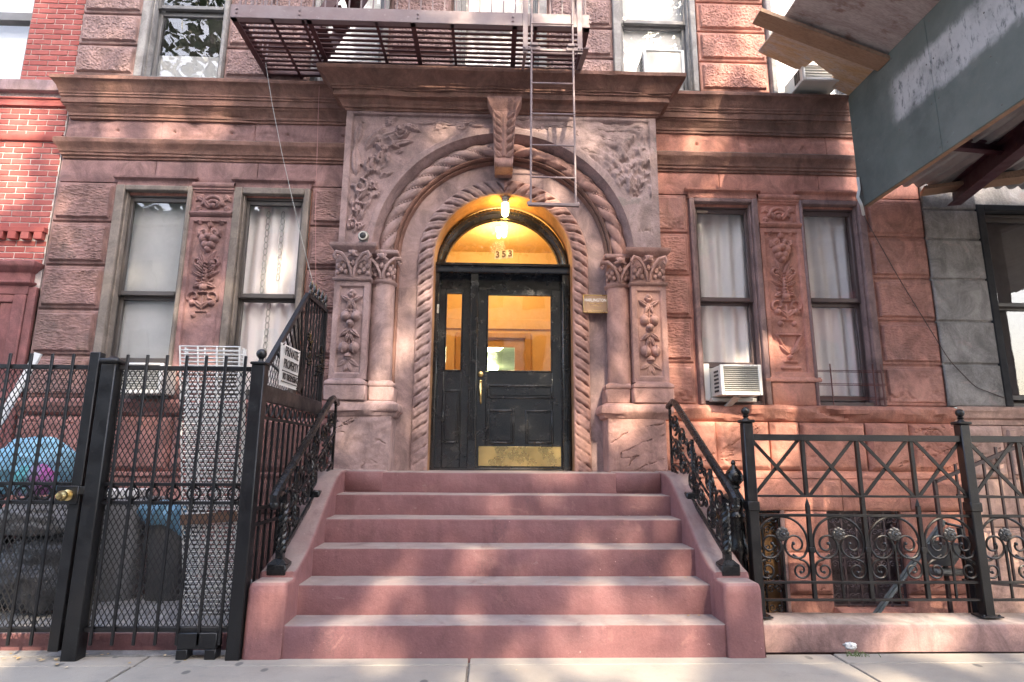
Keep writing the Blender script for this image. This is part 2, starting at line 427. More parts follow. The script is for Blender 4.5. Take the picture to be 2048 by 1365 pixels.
struct(mb.build('far_sidewalk', MT['concrete']))
struct(MB().box(-9.4, -1.60, -1.80, -1.722, -.3, .112, .008).build('yard_kerb', MT['stoop']))
# areaway floors
mb = MB().box(-9.4, -1.58, -1.905, -1.72, -.4, .004).box(-9.4, -1.58, -1.72, .1, -.4, .115, .01)
struct(mb.build('areaway_floor', MT['pad']))
mb = MB().box(1.83, 9.4, -1.52, .1, -.74, -.62)
struct(mb.build('sunken_floor', MT['pad']))

# ================================================================== brownstone building
BS = thing('brownstone_building', 'brownstone row house with carved arched entrance, paired windows and heavy cornice', 'building', (0.08, 0, 0))
mx = lambda x: .15-x
# plain wall core (sits behind all trim), cut at the openings: built as upright strips
CORE = MB()
def core(x0, x1, z0, z1, y=.02, d=.5): CORE.box(x0, x1, y, y+d, z0, z1)
OP = [(-4.02, -3.33), (-2.77, -2.06), (2.18, 2.87), (3.40, 4.08)]
edges = [-4.73]+[v for o in OP[:2] for v in o]+[-1.4]
for a, b in zip(edges[0::2], edges[1::2]): core(a, b, 1.80, 4.10)
edges = [1.55]+[v for o in OP[2:] for v in o]+[4.82]
for a, b in zip(edges[0::2], edges[1::2]): core(a, b, 1.80, 4.10)
core(-4.73, -1.4, 4.0501, 5.40, .025); core(1.55, 4.82, 4.0501, 5.40, .025); core(-1.4, 1.55, 4.35, 5.40, .03)
core(-4.73, -1.4, -.8, 1.80, .04); core(2.94, 3.37, -.8, 1.8, .04); core(4.13, 4.82, -.8, 1.8, .04); core(1.55, 2.94, .79, 1.8, .04); core(3.3699, 4.1301, .79, 1.8, .042); core(3.3699, 4.1301, -.8, -.14, .042)
CORE.box(-4.76, -.80, .66, .70, -.8, 9.5).box(.95, 4.86, .66, .70, -.8, 9.5).box(-.80, .95, .66, .70, 4.3, 9.5).box(-.80, .95, .66, .70, -.8, 1.05).box(-4.76, 9.5, .5, 8, 9.5, 9.6)  # backing sheets and roof slab added to stop sky light leaking in
CORE.build('wall', MT['stone_right'], BS)
# --- tooled block piers beside and between the windows
def pier(x0, x1, joints, m, style, seed, y=0.0, worn=None, sk=.1):
    mb = MB(); g = .011
    for i, (a, b) in enumerate(zip(joints[:-1], joints[1:])):
        st = 'worn' if worn and i in worn else style
        block(mb, x0, x1, a+g, b-g, y, seed+i*31, st, skirt=sk)
    mb.box(x0, x1, y+.012, y+.04, joints[0], joints[-1])
    return mb.build('block_pier', m, BS)
JL = [1.83, 2.27, 2.755, 3.235, 3.72, 4.18]
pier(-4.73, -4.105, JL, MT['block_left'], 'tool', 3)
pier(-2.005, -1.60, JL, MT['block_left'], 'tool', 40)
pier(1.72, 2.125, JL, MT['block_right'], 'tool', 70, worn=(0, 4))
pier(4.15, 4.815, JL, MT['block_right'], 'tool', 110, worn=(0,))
# plain lintel course
mb = MB()
for a, b in ((-4.73, -3.72), (-3.72, -2.62), (-2.62, -1.6)): block(mb, a+.003, b-.003, 4.185, 4.452, 0, int(a*9), 'plain', res=.03)
mb.build('lintel_course', MT['stone_left'], BS)
mb = MB()
for a, b in ((1.7, 2.52), (2.52, 3.66), (3.66, 4.82)): block(mb, a+.003, b-.003, 4.185, 4.452, 0, int(a*9), 'plain', res=.03)
mb.build('lintel_course', MT['stone_right'], BS)
# lower band, frieze, cornice
BAND = [(.0, 4.445), (.022, 4.45), (.022, 4.475), (.04, 4.482), (.04, 4.505), (.052, 4.515), (.058, 4.54), (.072, 4.57), (.096, 4.60), (.10, 4.61), (.10, 4.65), (.085, 4.665), (.02, 4.685), (.0, 4.69)]
CORN = [(.0, 4.92), (.025, 4.925), (.025, 4.95), (.04, 4.955), (.04, 4.985), (.055, 5.0), (.07, 5.04), (.095, 5.06), (.095, 5.075), (.115, 5.08), (.115, 5.145), (.13, 5.15), (.13, 5.172), (.142, 5.178), (.142, 5.20), (.155, 5.215), (.175, 5.26), (.21, 5.30), (.235, 5.315), (.235, 5.35), (.225, 5.358), (.0, 5.40)]
for nm, pr in (('string_course', BAND), ('cornice', CORN)):
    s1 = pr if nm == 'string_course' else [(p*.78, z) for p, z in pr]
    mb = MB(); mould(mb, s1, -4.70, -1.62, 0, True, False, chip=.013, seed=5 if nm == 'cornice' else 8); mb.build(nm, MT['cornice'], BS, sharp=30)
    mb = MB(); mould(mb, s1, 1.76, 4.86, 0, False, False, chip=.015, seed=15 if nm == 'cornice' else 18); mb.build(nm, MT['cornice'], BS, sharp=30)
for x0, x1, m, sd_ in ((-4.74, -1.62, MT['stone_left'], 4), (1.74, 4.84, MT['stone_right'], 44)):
    mb = MB()
    def fz(X, Z, sd_=sd_):
        e = sstep((fbm(X*1.3, Z*2, sd_)-.02)*5)
        h = .004*fbm(X*5, Z*5, sd_)-e*(.012+.014*fbm(X*4+2*fbm(X*6, Z*9, sd_), Z*13, sd_+2))
        for hx in np.arange(x0+.55, x1, .62): h = h-.03*np.exp(-(((X-hx)**2+(Z-4.80)**2)/.00017))
        for jx in (x0+1.02, x0+2.05): h = h-.012*np.exp(-((X-jx)/.005)**2)
        return h
    hfield(mb, x0, x1, 4.685, 4.925, 0.0, fz, .012); mb.build('frieze', m, BS)

# --- windows
def pane_box(x0, x1, z0, z1, y): return MB().box(x0-.004, x1+.004, y, y+.004, z0-.004, z1+.004)
def curtain_mb(x0, x1, z0, z1, y, amp, fr, seed):
    n = 70; X = np.linspace(x0, x1, n); Z = np.linspace(z0, z1, 8); XX, ZZ = np.meshgrid(X, Z)
    Y = y+amp*np.sin(XX*fr+2*vnoise(XX*5, ZZ*.7, seed))*(.4+.6*vnoise(XX*2.5, ZZ*0+1, seed+1))
    P = np.stack([XX, Y, ZZ], -1); Q = P.copy(); Q[..., 1] += .004
    return MB().grid(P, flip=True).grid(Q)
def window(x0, x1, up_, lo, cas, sash, parent, cz0, ztop, cw=(.095, .06), blinds=(), y=.0, hood=None, seed=1):
    """glass spans x0..x1; up_=(z0,z1) upper glass, lo=(z0,z1) lower glass"""
    st = .042; o0, o1 = x0-st-.012, x1+st+.012
    ct = up_[1]+.05
    f = MB()
    f.box(o0-.012, o0+.018, y+.03, y+.20, cz0, ct+.02, .004).box(o1-.018, o1+.012, y+.03, y+.20, cz0, ct+.02, .004).box(o0+.018, o1-.018, y+.03, y+.20, ct, ct+.03, .004)
    f.box(o0+.018, o1-.018, y+.0, y+.20, cz0, cz0+.045, .006)
    w = f.build('window', sash, parent)
    c = MB()
    for a, b, k in ((o0-cw[0], o0, 1), (o1, o1+cw[1], -1)):
        c.box(a, b, y-.05, y+.10, cz0, ztop, .010)
        if k == 1: c.box(b+.0015, b+.02, y-.012, y+.07, cz0, ct+.04, .005)
        else: c.box(a-.02, a-.0015, y-.012, y+.07, cz0, ct+.04, .005)
    c.box(o0+.0005, o1-.0005, y-.047, y+.10, ct+.045, ztop, .010)
    c.build('casing', cas, w)
    u = MB(); ys_ = y+.045
    u.box(o0+.016, x0, ys_, ys_+.042, up_[0]-.05, ct, .005).box(x1, o1-.016, ys_, ys_+.042, up_[0]-.05, ct, .005)
    u.box(x0, x1, ys_+.001, ys_+.042, up_[1], ct, .005).box(x0, x1, ys_-.004, ys_+.042, up_[0]-.05, up_[0], .006)
    u.build('upper_sash', sash, w)
    l = MB(); yl = y+.092
    l.box(o0+.016, x0+.004, yl, yl+.042, cz0+.045, lo[1]+.05, .005).box(x1-.004, o1-.016, yl, yl+.042, cz0+.045, lo[1]+.05, .005)
    l.box(x0+.004, x1-.004, yl+.001, yl+.042, lo[1], lo[1]+.05, .005).box(x0+.004, x1-.004, yl+.001, yl+.042, max(cz0+.046, lo[0]-.06), lo[0], .006)
    l.build('lower_sash', sash, w)
    pane_box(x0, x1, up_[0], up_[1], ys_+.02).build('pane', MT['glass'], w); pane_box(x0, x1, lo[0], lo[1], yl+.02).build('pane', MT['glass'], w)
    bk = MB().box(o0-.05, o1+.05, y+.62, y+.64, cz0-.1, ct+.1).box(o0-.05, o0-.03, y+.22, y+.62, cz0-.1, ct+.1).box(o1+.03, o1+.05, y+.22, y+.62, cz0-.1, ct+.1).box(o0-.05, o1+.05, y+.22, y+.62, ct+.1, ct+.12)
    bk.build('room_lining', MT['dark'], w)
    for (bx0, bx1, bz0, bz1, kind, mt_) in blinds:
        if kind == 'flat':
            b = MB().box(bx0, bx1, y+.150, y+.155, bz0, bz1)
        else: b = curtain_mb(bx0, bx1, bz0, bz1, y+.17, .022, 42, seed)
        b.build('blind' if kind == 'flat' else 'curtain', mt_, w)
    if hood:
        h = MB(); hp = [(.024, hood), (.024, hood+.062), (.032, hood+.072), (.062, hood+.080), (.066, hood+.102), (.0, hood+.112)]
        mould(h, hp, o0-cw[0]+.02, o1+cw[1]-.02, y, True, True, .1, chip=.004, step=.08); h.build('hood_moulding', cas if cas.name.startswith('taupe') and 0 else (MT['stone_left'] if x0 < 0 else MT['stone_right']), w)
    return w
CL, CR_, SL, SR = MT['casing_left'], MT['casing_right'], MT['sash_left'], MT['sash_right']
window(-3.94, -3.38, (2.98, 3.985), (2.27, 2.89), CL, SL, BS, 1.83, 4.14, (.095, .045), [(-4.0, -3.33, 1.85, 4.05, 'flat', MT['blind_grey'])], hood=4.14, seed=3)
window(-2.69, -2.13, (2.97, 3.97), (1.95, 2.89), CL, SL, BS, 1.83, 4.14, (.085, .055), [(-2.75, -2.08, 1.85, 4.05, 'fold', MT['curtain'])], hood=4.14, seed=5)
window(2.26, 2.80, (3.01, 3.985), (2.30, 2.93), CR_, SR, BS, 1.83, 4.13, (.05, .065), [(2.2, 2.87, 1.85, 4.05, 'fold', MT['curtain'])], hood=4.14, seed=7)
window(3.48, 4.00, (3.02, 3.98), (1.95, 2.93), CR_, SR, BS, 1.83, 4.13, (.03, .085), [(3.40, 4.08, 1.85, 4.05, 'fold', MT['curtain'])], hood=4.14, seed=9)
# --- carved pilasters between paired windows
def carved_pilaster(x0, x1, m, seed, worn):
    w = x1-x0; xm = (x0+x1)/2
    mb = MB()
    mould(mb, [(.02, 4.10), (.035, 4.11), (.035, 4.13), (.05, 4.14), (.055, 4.17), (.045, 4.185)], x0+.0, x1-.0, 0, False, False, .08, step=.1)
    pr = [p_line(spiral(xm, 3.925, .11, .11, 10, .44, 16), .022, .022), p_line(spiral(xm, 3.925, .065, .065, 5, .46, 12), .02, .02), p_ball(xm, 3.93, .035, .03)]
    for k in (-1, 1):
        pr += [p_leaf(xm+k*.03, 3.90, 90-k*35, .12, .03, .03), p_leaf(xm+k*.10, 3.99, 90-k*60, .10, .03, .02), p_ball(xm+k*.15, 3.90, .03, .02), p_leaf(xm+k*.12, 4.06, 270+k*40, .11, .022, .02)]
    hfield(mb, x0, x1, 3.855, 4.10, -.02, relief([(lambda q: lambda X, Z: 1.4*q(X, Z))(q) for q in pr], sunk(x0, x1, 3.86, 4.10, .012, .02), .0015, seed), .0055, .06)
    mould(mb, [(.02, 3.80), (.05, 3.82), (.055, 3.84), (.04, 3.855)], x0+.0, x1-.0, 0, False, False, .08, step=.1)
    z0, z1 = 2.13, 3.79
    L = (z1-z0); zz = lambda t: z0+L*t; pr = []
    for k in (-1, 1):
        pr += [p_ball(xm+k*.115, zz(.965), .022, .02)]
        pr += [p_line(spiral(xm+k*.06, zz(.90), .055, .018, 90-k*70, -k*.9, 18), .016, .028)]
        pr += [p_leaf(xm+k*.015, zz(.93), 270+k*48, .15, .03, .03), p_ball(xm+k*.055, zz(.855), .05, .04), p_ball(xm+k*.085, zz(.885), .03, .03), p_ball(xm+k*.03, zz(.815), .045, .04)]
        for j in range(4): pr.append(p_leaf(xm+k*.012, zz(.60+.028*j), 90-k*(62-13*j), .15+.01*j, .024, .028))
        pr += [p_line(spiral(xm+k*.085, zz(.70), .05, .012, 270-k*10, k*1.1, 18), .013, .024), p_leaf(xm+k*.02, zz(.555), 270+k*70, .10, .03, .03)]
        for j in range(5): pr.append(p_leaf(xm+k*.055, zz(.66-.03*j), 90-k*40, .06, .016, .022))
        pr += [p_ball(xm+k*.10, zz(.43), .034, .034), p_line(spiral(xm+k*.09, zz(.47), .07, .02, 270+k*60, k*.8, 16), .012, .022), p_leaf(xm, zz(.40), 90-k*50, .12, .03, .028), p_ball(xm+k*.075, zz(.35), .028, .028)]
        pr += [p_line([(xm+k*.13, zz(.27)), (xm+k*.03, zz(.155))], .012, .022), p_line([(xm+k*.13, zz(.275)), (xm, zz(.275))], .012, .022), p_leaf(xm+k*.01, zz(.15), 90-k*45, .14, .028, .026), p_line([(xm+k*.06, zz(.10)), (xm, zz(.10))], .014, .022), p_line([(xm+k*.09, zz(.06)), (xm, zz(.06))], .02, .02)]
    pr += [p_ball(xm, zz(.87), .04, .05), p_ball(xm, zz(.785), .035, .04), p_leaf(xm, zz(.93), 90, .08, .03, .03), p_leaf(xm, zz(.56), 90, .20, .028, .03)]
    for j in range(7): pr.append(p_ball(xm, zz(.56+.022*j), .018, .042))
    pr += [p_ball(xm, zz(.53), .045, .045), p_line([(xm-.04, zz(.50)), (xm+.04, zz(.50))], .014, .026), p_line([(xm-.05, zz(.375)), (xm+.05, zz(.375))], .012, .022), p_leaf(xm, zz(.38), 90, .18, .02, .02), p_ball(xm, zz(.13), .03, .03)]
    rel = relief(pr, None, .0015, seed)
    def f(X, Z):
        h = rel(X, Z)*1.5
        if worn: h = h*sstep((Z-zz(.30)+.12*fbm(X*6, Z*6, seed))*7)+(.006*fbm(X*14, Z*14, seed+4))*(Z < zz(.34))
        return h+sunk(x0, x1, z0, z1, .045, .026)(X, Z)
    hfield(mb, x0, x1, z0, z1, -.03, f, .0062, .08)
    mould(mb, [(.03, 2.075), (.05, 2.08), (.055, 2.10), (.045, 2.125), (.03, 2.13)], x0-.012, x1+.012, 0, True, True, .08, step=.1)
    mb.box(x0, x1, -.032, .06, 1.83, 2.076, .008)
    mb.build('carved_pilaster', m, BS, sharp=50)
carved_pilaster(-3.285, -2.835, MT['stone_left'], 3, True)
carved_pilaster(2.93, 3.395, MT['stone_right'], 8, False)
# --- sill ledges and rough base
for x0, x1, m, sd_ in ((-4.75, -1.63, MT['base_left'], 5), (1.72, 4.84, MT['basement'], 9)):
    mb = MB(); mould(mb, [(.02, 1.66), (.05, 1.675), (.075, 1.70), (.085, 1.73), (.10, 1.75), (.105, 1.79), (.085, 1.822), (.02, 1.834)], x0, x1, 0, False, False, .1, chip=.05, seed=sd_, step=.05)
    mb.build('sill_ledge', m, BS, sharp=30)
mb = MB()
for i, (a, b) in enumerate(((-4.73, -4.0), (-4.0, -3.2), (-3.2, -2.45), (-2.45, -1.62))):
    block(mb, a+.004, b-.004, 1.12, 1.655, -.03, 300+i, 'rock', .012)
    block(mb, a+.004, b-.004, .12, .72, -.055, 330+i, 'plain', .03)
mould(mb, [(.055, .72), (.085, .74), (.09, .78), (.06, .80), (.05, .82), (.05, 1.06), (.075, 1.08), (.075, 1.10), (.03, 1.12)], -4.73, -1.62, 0, False, False, .1, chip=.02)
mb.build('base_course', MT['base_left'], BS)
mb = MB()
for i, (a, b) in enumerate(((1.72, 2.30), (2.30, 2.86), (2.86, 3.17), (3.17, 3.87), (3.87, 4.33), (4.33, 4.83))):
    block(mb, a+.004, b-.004, 1.165, 1.655, -.03 if i % 2 else -.045, 400+i, 'rock', .011)
for i, (a, b) in enumerate(((1.72, 2.62), (2.62, 3.55), (3.55, 4.25), (4.25, 4.83))):
    block(mb, a+.003, b-.003, .775, 1.085, -.06, 430+i, 'rock' if i == 3 else 'plain', .02)
mould(mb, [(.06, 1.085), (.075, 1.09), (.075, 1.12), (.05, 1.155), (.03, 1.165)], 1.72, 4.83, 0, False, False, .1, chip=.03)
for a, b, s_ in ((2.945, 3.37, 1), (4.135, 4.78, 2)):
    block(mb, a, b, -.02, .37, -.06, 440+s_, 'rock', .012); block(mb, a, b, .38, .765, -.06, 450+s_, 'plain', .02); block(mb, a, b, -.62, -.03, -.05, 460+s_, 'plain', .02)
block(mb, 3.37, 4.135, -.32, -.14, -.11, 470, 'rock', .012)
mb.build('base_course', MT['basement'], BS)
# basement openings with wrought grilles
def scroll3(cx, cz, r, a0, turns, y, n=26, r1=.15): 
    p = spiral(cx, cz, r, r*r1, a0, turns, n); return np.stack([p[:, 0], np.full(n, y), p[:, 1]], 1)
def grille(x0, x1, z0, z1, y, nb, rows, name, back, im=None):
    w = MB().box(x0-.001, x1+.001, y+.10, y+.12, z0, z1).build(name, back, BS)
    g = MB()
    for k in range(nb+1): x = x0+.012+(x1-x0-.024)*k/nb; g.bar((x, y, z0), (x, y, z1), .018)
    for z in (z0+.015, (z0+z1)/2, z1-.015): g.bar((x0, y, z), (x1, y, z), .022, .012)
    cw = (x1-x0-.024)/nb; rh = (z1-z0)/rows
    for k in range(nb):
        for r_ in range(rows):
            cx = x0+.012+cw*(k+.5); cz = z0+rh*(r_+.5)
            for s_ in (-1, 1):
                g.tube(scroll3(cx+s_*cw*.22, cz+rh*.2, cw*.24, 90+s_*90, s_*1.3, y-.008, 14), .006, 4)
                g.tube(scroll3(cx+s_*cw*.22, cz-rh*.2, cw*.24, 90+s_*90, -s_*1.3, y-.008, 14), .006, 4)
            g.ball((cx, y-.012, cz), .016, 7, 5, (1, .6, 1))
    g.build('grille', im or MT['iron_cast'], w)
    return w
MT['grille'] = paint('purple grey grille paint', (.10, .07, .072), .45, .2); MT['bw'] = paint('dusty basement glass', (.10, .08, .085), .3, .1)
grille(3.375, 4.13, -.14, .775, -.02, 5, 3, 'basement_window', MT['bw'], MT['grille'])
MT['basement_door'] = paint('oak basement door', (.22, .12, .05), .5, .2)
d_ = grille(2.02, 2.90, -.62, .775, -.03, 5, 5, 'basement_door', MT['basement_door'])
MB().box(2.90, 2.943, -.06, .1, -.62, .775, .006).box(3.3692, 3.375, -.05, .1, -.14, .775).build('door_frame', MT['casing_right'], d_)
# ================================================================== carved portal
def sweep_arc(mb, prof, zc, zb, n=64, jl=True, jr=True, wob=0, seed=0):
    """profile (radius, y) carried round the arch and down both jambs to zb"""
    th = np.linspace(PI, 0, n); prof = np.array(prof); rows = []
    for r, y in prof:
        rr = r+(wob*fbm(th*6, np.full(n, r*9), seed) if wob else 0)
        X = XC+rr*np.cos(th); Z = zc+rr*np.sin(th); P = np.stack([X, np.full(n, y), Z], 1)
        if jl: P = np.vstack([[XC-r, y, zb], P])
        if jr: P = np.vstack([P, [XC+r, y, zb]])
        rows.append(P)
    mb.grid(np.array(rows), flip=False)
LZ = 1.14
MT['soffit'] = stone('ochre soffit', (.24, .125, .06), (.29, .16, .08), (.19, .10, .055), bs=.15)  # ochre tone over the whole underside of the arch
# flat arch ring with jambs, fillets
mb = MB()
sweep_arc(mb, [(.88, .0), (1.112, .0)], ZC, LZ)
mb.build('arch_ring', MT['portal'], BS)
mb = MB()
sweep_arc(mb, [(1.106, .0), (1.112, -.022), (1.124, -.045), (1.134, -.045), (1.136, -.028), (1.142, -.028), (1.145, -.07), (1.158, -.088), (1.172, -.085), (1.178, -.04), (1.20, -.0)], ZC, 2.0, wob=.004, seed=3)
mb.build('arch_fillet', MT['cornice'], BS, sharp=30)
mb = MB(); sweep_arc(mb, [(1.20, -.01), (1.31, -.01), (1.325, -.06), (1.335, -.10), (1.36, -.155), (1.385, -.20)], ZC, 3.36, wob=.004, seed=5)
mb.build('arch_cavetto', MT['portal'], BS, sharp=30)
for a, b in ((XC-1.60, XC-1.09), (XC+1.09, XC+1.60)): MB().box(a, b, -.012, .05, LZ, 3.40).build('jamb_backing', MT['portal'], BS)
# rope moulding with bead strings
def rope(a0, a1, worn):
    mb = MB(); n = int(abs(a1-a0)*110); th = np.linspace(a0, a1, n); ph = np.linspace(-.15*PI, 1.15*PI, 20)
    T, P = np.meshgrid(th, ph, indexing='ij'); s_ = 1 if a0 > a1 else -1
    k = T*1.25/.205*s_+P/PI*1.5
    lobe = np.abs(np.sin(PI*k))**.45
    rad = .042+.040*lobe
    if worn:
        e = sstep((fbm(T*3.5, P*.8, 9)+.18)*4)*(sstep((T-.62)*6)); rad = rad*(1-e)+e*(.062+.016*fbm(T*14, P*3, 4))
    RR = 1.25+rad*1.0*np.cos(P)*1.05; Y = -.055-rad*np.sin(P)*1.1
    mb.grid(np.stack([XC+RR*np.cos(T), Y, ZC+RR*np.sin(T)], -1), flip=(a0 < a1))
    if True:
        K0 = math.ceil(min(k[0, 0], k[-1, 0])); K1 = math.floor(max(k[0, -1], k[-1, -1]))
        for kk in range(K0, K1+1):
            for q in np.linspace(.10*PI, .90*PI, 10):
                t = (kk-q/PI*1.5)*.205/1.25*s_
                if not (min(a0, a1) < t < max(a0, a1)): continue
                if worn and (.66 < t or fbm(np.array([t*3.5]), np.array([q*.8]), 9)[0] > -.02): continue
                rr = 1.25+.060*math.cos(q); y = -.055-.062*math.sin(q)
                mb.ball((XC+rr*math.cos(t), y, ZC+rr*math.sin(t)), .0155, 6, 5)
    return mb.build('rope_moulding', MT['portal_warm'] if worn else MT['portal'], BS, sharp=60)
rope(PI, PI/2+.03, False); rope(0, PI/2-.03, True)
# leaf moulding round the doorway
def leafring(sgn):
    rc, a = .8325, .0875; L1 = ZC-LZ; L2 = rc*PI/2; n = 520; S_ = np.linspace(0, L1+L2, n); ph = np.linspace(0, PI, 26)
    SS, P = np.meshgrid(S_, ph, indexing='ij')
    k = SS/.118-P/PI*1.5
    fr = k-np.floor(k)
    h = .021*np.sin(PI*fr)**.6
    h = h-.008*np.exp(-((fr-.5)/.09)**2)
    hole = np.exp(-((np.minimum(fr, 1-fr)/.10)**2))*np.exp(-(((P/PI-.34)/.13)**2))+.8*np.exp(-((np.minimum(fr, 1-fr)/.09)**2))*np.exp(-(((P/PI-.68)/.10)**2))
    h = h-.05*hole
    wear = sstep((fbm(SS*2.2, P*.6, 7+sgn)+.05)*4)*(SS < 1.4)
    h = h*(1-.7*wear)+.005*fbm(SS*30, P*5, 3)
    RR = rc+a*np.cos(P); Y = -.012-(.034+h)*np.sin(P)
    ang = np.clip((SS-L1)/rc, 0, None); up = np.minimum(SS, L1)
    X = XC+sgn*RR*np.cos(ang); Z = np.where(SS < L1, LZ+up, ZC+RR*np.sin(ang))
    mb = MB().grid(np.stack([X, Y, Z], -1), flip=(sgn > 0)); return mb.build('leaf_moulding', MT['portal_warm'] if sgn > 0 else MT['portal'], BS, sharp=60)
leafring(-1); leafring(1)
mb = MB(); sweep_arc(mb, [(.748, -.012), (.745, .0), (.745, .32)], ZC, LZ); mb.build('arch_soffit', MT['soffit'], BS, sharp=30)
# spandrel faces (front of the portal block) with remains of carving
PL, PR, PT = -1.635, 1.765, 5.02
def spandrel(left):
    n = 150; tc = math.atan2(PT-ZC, (XC-PL) if left else (PR-XC))
    th = np.concatenate([np.linspace(0, tc, n//2, endpoint=False), np.linspace(tc, PI/2, n//2)])
    D = np.where(th <= tc, ((XC-PL) if left else (PR-XC))/np.maximum(np.cos(th), 1e-6), (PT-ZC)/np.maximum(np.sin(th), 1e-6))
    t = np.linspace(0, 1, 110)
    RR = 1.385+(D[:, None]-1.385)*t[None]; s_ = -1 if left else 1
    X = XC+s_*RR*np.cos(th)[:, None]; Z = ZC+RR*np.sin(th)[:, None]
    X = np.vstack([X[:1], X]); Z = np.vstack([np.full((1, X.shape[1]), 3.40), Z])
    dist = np.minimum(np.minimum(np.abs(X-(PL if left else PR)), PT-Z), np.hypot(X-XC, Z-ZC)-1.385)
    H = -.028*sstep((dist-.062)/.012) if left else -.026*sstep((dist-.062)/.03)*sstep((fbm(X*1.5, Z*1.5, 12)+.1)*3)
    m_ = sstep((dist-.07)/.02)
    if left:
        pr = []
        rs = random.Random(4)
        for (cx, cz, r, a0, tr) in ((-1.19, 4.62, .10, 200, 1.2), (-1.05, 4.74, .07, 20, -1.2), (-1.33, 4.35, .10, 40, 1.3), (-1.22, 4.46, .07, 250, -1.1), (-1.44, 4.10, .09, 90, -1.2), (-1.33, 4.12, .05, 180, 1.2), (-1.47, 3.86, .07, 40, 1.2), (-1.50, 3.68, .06, 220, -1.1), (-.62, 4.83, .06, 0, 1.1), (-.38, 4.85, .045, 180, 1.1)):
            pr.append(p_line(spiral(cx, cz, r, r*.2, a0, tr, 20), r*.22, .062 if cx < -1 else .022)); pr.append(p_ball(cx, cz, r*.33, .065 if cx < -1 else .02))
            for j in range(5):
                pr.append(p_leaf(cx, cz, a0+j*72+rs.uniform(-20, 20), r*1.55, r*.26, .05 if cx < -1 else .016))
        for (cx, cz, L_, a_, wd) in ((-1.42, 4.55, .34, 55, .05), (-1.30, 4.66, .30, 20, .045), (-1.18, 4.80, .28, 75, .045), (-1.50, 4.25, .34, 95, .05), (-1.40, 4.30, .26, 20, .045), (-1.47, 3.95, .30, 60, .045), (-1.55, 3.70, .30, 85, .04), (-1.02, 4.86, .22, -25, .035), (-1.22, 4.50, .22, -20, .04), (-1.36, 4.05, .18, -15, .035), (-1.10, 4.62, .20, 10, .04), (-1.52, 4.62, .26, 80, .045)):
            pr.append(p_leaf(cx, cz, a_, L_, wd, .055))
        for (cx, cz, L_, a_) in ((-.88, 4.88, .22, 0), (-.66, 4.90, .2, -12), (-.45, 4.88, .2, 8), (-.30, 4.88, .16, -10)): pr.append(p_leaf(cx, cz, a_, L_, .03, .028))
        for j in range(9): pr.append(p_leaf(-1.5+.05*j, 3.6+.125*j, 60+rs.uniform(-60, 60), .15, .028, .048))
        rel = relief(pr)(X, Z)*sstep((fbm(X*5, Z*5, 21)+.33)*5)
        H = H+m_*(rel*(.8+.5*fbm(X*14, Z*14, 6))+.006*fbm(X*9, Z*9, 3))
    else:
        e = sstep((fbm(X*2.4, Z*2.4, 31)+.12)*5)*np.exp(-(((X-1.5)/.30)**2+((Z-4.2)/.6)**2)*.6)
        H = H+m_*(.004*fbm(X*6, Z*6, 3)+e*.085*(fbm(X*13, Z*13, 8))-.012*np.exp(-(fbm(X*3, Z*9, 44)/.03)**2)*(fbm(X*4, Z*4, 45) > .12))
    P = np.stack([X, -.20-H, Z], -1)
    mb = MB().grid(P, flip=left)
    e = P[:, -1]; e2 = e.copy(); e2[:, 1] = .05; mb.grid(np.array([e, e2]), flip=not left)
    mb.build('spandrel', MT['portal'] if left else MT['spandrel_worn'], BS, sharp=50)
spandrel(True); spandrel(False)
# keystone with acanthus leaf
def keystone():
    mb = MB(); n, m = 60, 30
    u = np.linspace(0, 1, n); v = np.linspace(-1, 1, m); U, V = np.meshgrid(u, v, indexing='ij')
    wt = .125-.030*U; X = .085+V*wt; Z = 4.93-U*.62
    Y = -.375+.10*U**1.5-.05*np.exp(-((U-.95)/.10)**2)
    H = np.zeros(X.shape)
    for k in (-1, 1):
        for j in range(6):
            H = np.maximum(H, p_leaf(.085+k*.025, 4.42+.085*j, 90-k*48, .135, .026, .026)(X, Z))
    H = np.maximum(H, .022*np.exp(-(V/.16)**2)*(U > .06)*(U < .8)); H = H-.012*(np.abs(V) < .85)
    Y = Y-H
    Xp = np.pad(X, 1, 'edge'); Zp = np.pad(Z, 1, 'edge'); Yp = np.pad(Y, 1, constant_values=-.04)
    mb.grid(np.stack([Xp, Yp, Zp], -1), flip=False)
    mould(mb, [(.0, 4.925), (.02, 4.935), (.02, 4.955), (.045, 4.985), (.05, 5.0), (.075, 5.045), (.075, 5.07)], -.025, .195, -.34, True, True, .3, step=.06)
    mb.build('keystone', MT['portal_warm'], BS, sharp=50)
keystone()
# portal cornice
PC = [(.0, 4.985), (.018, 4.99), (.018, 5.012), (.04, 5.018), (.045, 5.04), (.06, 5.055), (.075, 5.085), (.085, 5.09), (.085, 5.10), (.125, 5.105), (.125, 5.165), (.14, 5.17), (.14, 5.19), (.155, 5.195), (.155, 5.21), (.175, 5.225), (.20, 5.27), (.245, 5.31), (.275, 5.325), (.28, 5.36), (.27, 5.372), (-.15, 5.42)]
mb = MB(); mould(mb, PC, -1.635, 1.765, -.20, True, True, .25, chip=.024, seed=25, step=.045); mb.build('portal_cornice', MT['cornice'], BS, sharp=30)
